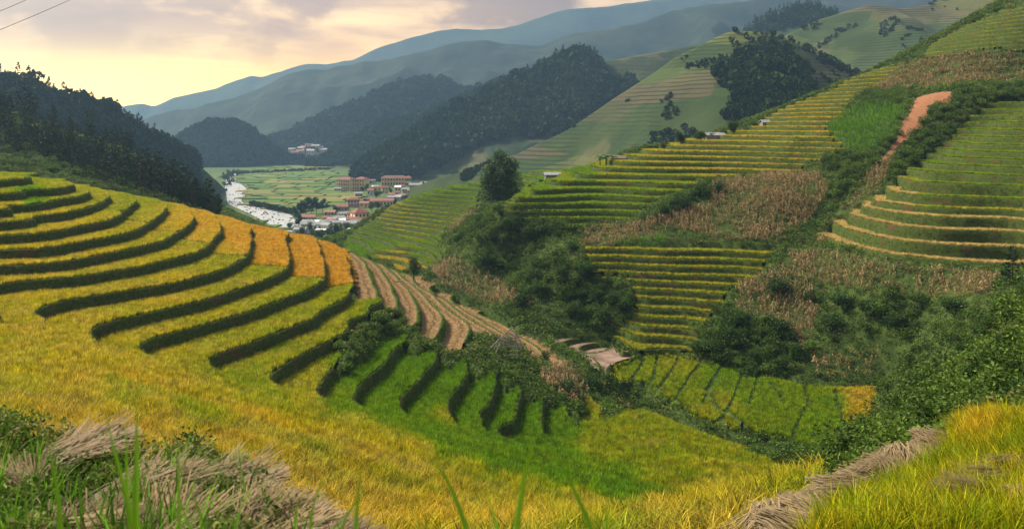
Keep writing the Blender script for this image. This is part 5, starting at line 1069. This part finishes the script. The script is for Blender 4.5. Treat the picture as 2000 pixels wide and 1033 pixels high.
for i, (a, b, Y, s, rz, lab) in enumerate(LEFTS):
    x = (a-1000)/F*Y; z = float(ledge_z(np.array([x]), np.array([Y]))[0]); put_sheaf(i, (x, Y, z+.02), s*.8, rz, -.35, lab)
def straw_row():
    g = random.Random(9)
    for i in range(24):
        u = i/23; a = 1520+u*318; b = 1040-u*172; p = hit(a+g.uniform(-10, 10), b+14+g.uniform(-10, 16), 9, 40); k = ['lowest', 'second'][i] if i < 2 else None
        put_sheaf(i, (p[0]-.15, p[1]+.2, p[2]+.12), 1.35+.6*g.random(), R(-48)+g.gauss(0, .55), .12+g.uniform(-.1, .1), ('straw sheaf number '+'one two three four five six seven eight nine ten eleven twelve thirteen fourteen fifteen sixteen seventeen eighteen nineteen twenty twenty-one twenty-two twenty-three twenty-four'.split()[i]+' from the lower left end of the row beside the near rice'), 'row of straw sheaves at lower right')
    for i, (a, b, lab) in enumerate([(1925,1010,'straw heap low at the bottom right corner'),(1965,975,'straw heap behind the corner heap at lower right'),(1995,945,'topmost straw heap at the right picture edge'),(1990,1015,'straw heap cut by the bottom right corner')]):
        p = hit(a, b, 7, 40); put_sheaf(i, (p[0], p[1], p[2]+.25), 1.2, 2.4+i*.8, -.2, lab)
straw_row()
def near_field():
    sp = .16; X, Y = np.meshgrid(np.arange(1, 24, sp), np.arange(8, 32, sp)); X = X.ravel()+RNG.uniform(-.08, .08, X.size); Y = Y.ravel()+RNG.uniform(-.08, .08, Y.size); Z = bil(ZG, X, Y); px, py = to_px(X, Y, Z)
    k = in_poly(px, py, [(1560,1090),(1630,1040),(1700,1000),(1850,905),(1880,850),(1940,835),(2060,835),(2060,1090)]); P = np.stack([X, Y, Z-.05], 1)[k]
    T = np.clip(.50+.16*fbm(X[k], Y[k], 2.5, 3, 71)+RNG.normal(0, .08, k.sum())+.35*np.exp(-((px[k]-1920)**2+(py[k]-860)**2)/2600), .2, 1)
    o = scatter('rice', 'rice_near', RICE_NEAR, P, RNG.uniform(.75, 1.1, k.sum()), T); tag(o, 'yellow green rice standing in the near right field', 'rice', kind='stuff')
near_field()
# grass and weeds on the near bank
def bank_plants():
    g = np.random.default_rng(77); n = 1500; X = g.uniform(-6.5, 3.0, n); Y = g.uniform(1.7, 7.5, n); e = np.interp(X, EDGE_X, EDGE_Y); k = (Y < e-.1) & (g.uniform(0, 1, n) < np.where(Y < 3.6, .85, .30)); X, Y = X[k], Y[k]; Z = ledge_z(X, Y)
    px, py = to_px(X, Y, Z); tall = np.where(px > 750, .62, .85); o = scatter('front_grass', 'tuft', TUFT, np.stack([X, Y, Z], 1), np.clip(RNG.uniform(.35, .95, len(X))*tall, .2, 1), tilt=.15, label='out of focus grass along the bottom of the picture'); 
    n = 1300; X = g.uniform(-6, -.6, n); Y = g.uniform(1.8, 4.2, n); k = ((X/Y) < -.30) | (g.uniform(0, 1, n) < .25); X, Y = X[k], Y[k]; Z = ledge_z(X, Y)
    scatter('front_weeds', 'weed_near', WEED_NEAR, np.stack([X, Y, Z], 1), RNG.uniform(.35, .75, len(X)), label='leafy green weeds in the bottom left corner')
    n = 700; X = g.uniform(-9, -1.5, n); Y = g.uniform(4.5, 9, n); e = np.interp(X, EDGE_X, EDGE_Y); k = Y < e; X, Y = X[k], Y[k]; scatter('bank_weeds', 'weed_near', WEED_NEAR, np.stack([X, Y, ledge_z(X, Y)], 1), RNG.uniform(.25, .6, len(X)), dry=g.uniform(0, .6, len(X)), label='small weeds between the straw sheaves')
bank_plants()
M_BLADE = obj_leaf_mat('long_blade', (.085, .22, .012), (.16, .33, .02), .45)
BL = [([(1003,1120),(1010,1020),(1024,930),(1041,848)],1.9,15,'long upright grass blade standing at bottom centre'),([(930,1130),(905,1010),(870,930),(824,872)],2.1,13,'grass blade leaning left at bottom centre'),([(1190,1130),(1150,1020),(1112,935),(1084,880)],2.1,14,'grass blade leaning left right of the upright centre blade'),([(690,1130),(694,1030),(700,960),(706,898)],2.3,10,'thin upright grass blade left of centre'),([(985,1130),(978,1060),(966,1010),(954,975)],1.8,13,'short broad grass blade left of the upright centre blade'),([(1190,1120),(1186,1060),(1184,1010),(1186,970)],2.2,9,'short thin grass blade right of centre'),
      ([(270,1120),(264,1000),(266,890),(268,790)],2.4,17,'tallest grass blade at lower left'),([(272,1110),(250,980),(225,890),(205,800)],2.5,13,'grass blade leaning left beside the tallest one'),([(262,1110),(250,990),(246,900),(248,812)],2.6,10,'thin grass blade behind the tallest one at lower left'),([(120,1120),(118,1030),(108,930),(88,840)],2.2,12,'blade bending left at the lower left corner'),([(350,1110),(350,1000),(349,930),(348,850)],2.5,9,'upright blade in front of the small green shrub'),([(430,1130),(410,1060),(386,990),(365,930)],2.2,10,'leaning blade right of the small green shrub'),([(640,1130),(655,1060),(680,1000),(716,950)],2.3,9,'blade leaning right near the last straw sheaf'),([(600,1130),(604,1040),(612,980),(640,920)],2.5,8,'thin blade over the last straw sheaves'),([(1130,1130),(1060,1080),(1020,1040),(990,1012)],1.7,9,'low drooping blade at bottom centre')]
for pts, Y, w, lab in BL:
    c = resample(pts, 9); v = []; f = []; n = len(c)
    for i, (a, b) in enumerate(c):
        u = i/(n-1); p = W3(a, b, Y+.12*u); ww = w*.5*Y/F*(1-u**2.2)*(.6+.4*min(u*4, 1)); v += [tuple(p+np.array([-ww, .25*ww, 0])), tuple(p+np.array([0, -.25*ww, -.002])), tuple(p+np.array([ww, .25*ww, 0]))]
    z0 = float(ledge_z(np.array([v[1][0]]), np.array([Y]))[0])
    if v[1][2] > z0: v = [(a, b, z0-.05) for a, b, _ in v[:3]]+v; n += 1
    for i in range(n-1): k = 3*i; f += [(k, k+1, k+4, k+3), (k+1, k+2, k+5, k+4)]
    o = link('grass_blade', attr_mesh('grass_blade', v, f, [.6]*len(v)), M_BLADE); tag(o, lab, 'grass')
# shrub and mound just beyond the near bank
def near_left():
    c = np.array([-10.4, 17.5]); X, Y = np.meshgrid(np.linspace(-18, -5, 50), np.linspace(12, 23, 44)); d = np.hypot((X-c[0])/6.4, (Y-c[1])/4.2); S = bil(ZG, X, Y); Z = S-.6+2.3*np.clip(1-d*d, 0, 1)**.8*np.clip((c[0]+5.6-X)/5, .0, 1)+.12*fbm(X, Y, 1.5, 3, 81)
    idx = np.arange(X.size).reshape(X.shape); q = np.stack([idx[:-1, :-1], idx[:-1, 1:], idx[1:, 1:], idx[1:, :-1]], -1).reshape(-1, 4); tag(link('earth_mound', fast_mesh('earth_mound', np.stack([X, Y, Z], -1).reshape(-1, 3), q, True), M_GROUND), kind='structure')
    n = 1500; i = RNG.integers(0, X.size, n); k = (Z.ravel()[i] > S.ravel()[i]-.2); i = i[k]; P = np.stack([X.ravel()[i]+RNG.uniform(-.13, .13, len(i)), Y.ravel()[i]+RNG.uniform(-.13, .13, len(i)), Z.ravel()[i]-.05], 1)
    m = RNG.uniform(0, 1, len(P)) < .7; scatter('mound_grass', 'tuft', TUFT, P[m], RNG.uniform(.5, 1.0, m.sum()), label='bright grass on the mound at the left edge'); scatter('mound_weeds', 'weed', WEED, P[~m], RNG.uniform(.5, 1.1, (~m).sum()), label='weeds on the mound at the left edge')
    for i, (a, b, Yv, s, lab) in enumerate([(365,915,12.5,.22,'small dark green shrub growing beside the straw sheaves')]):
        p = W3(a, b, Yv); plant_tree('bush', BUSHM[i], (p[0], p[1], p[2]-.15), s*(.75 if i == 2 else 1), i, lab, 'bush', names=('stem', 'foliage'), sz=s*(1.5 if i == 2 else 1))
near_left()
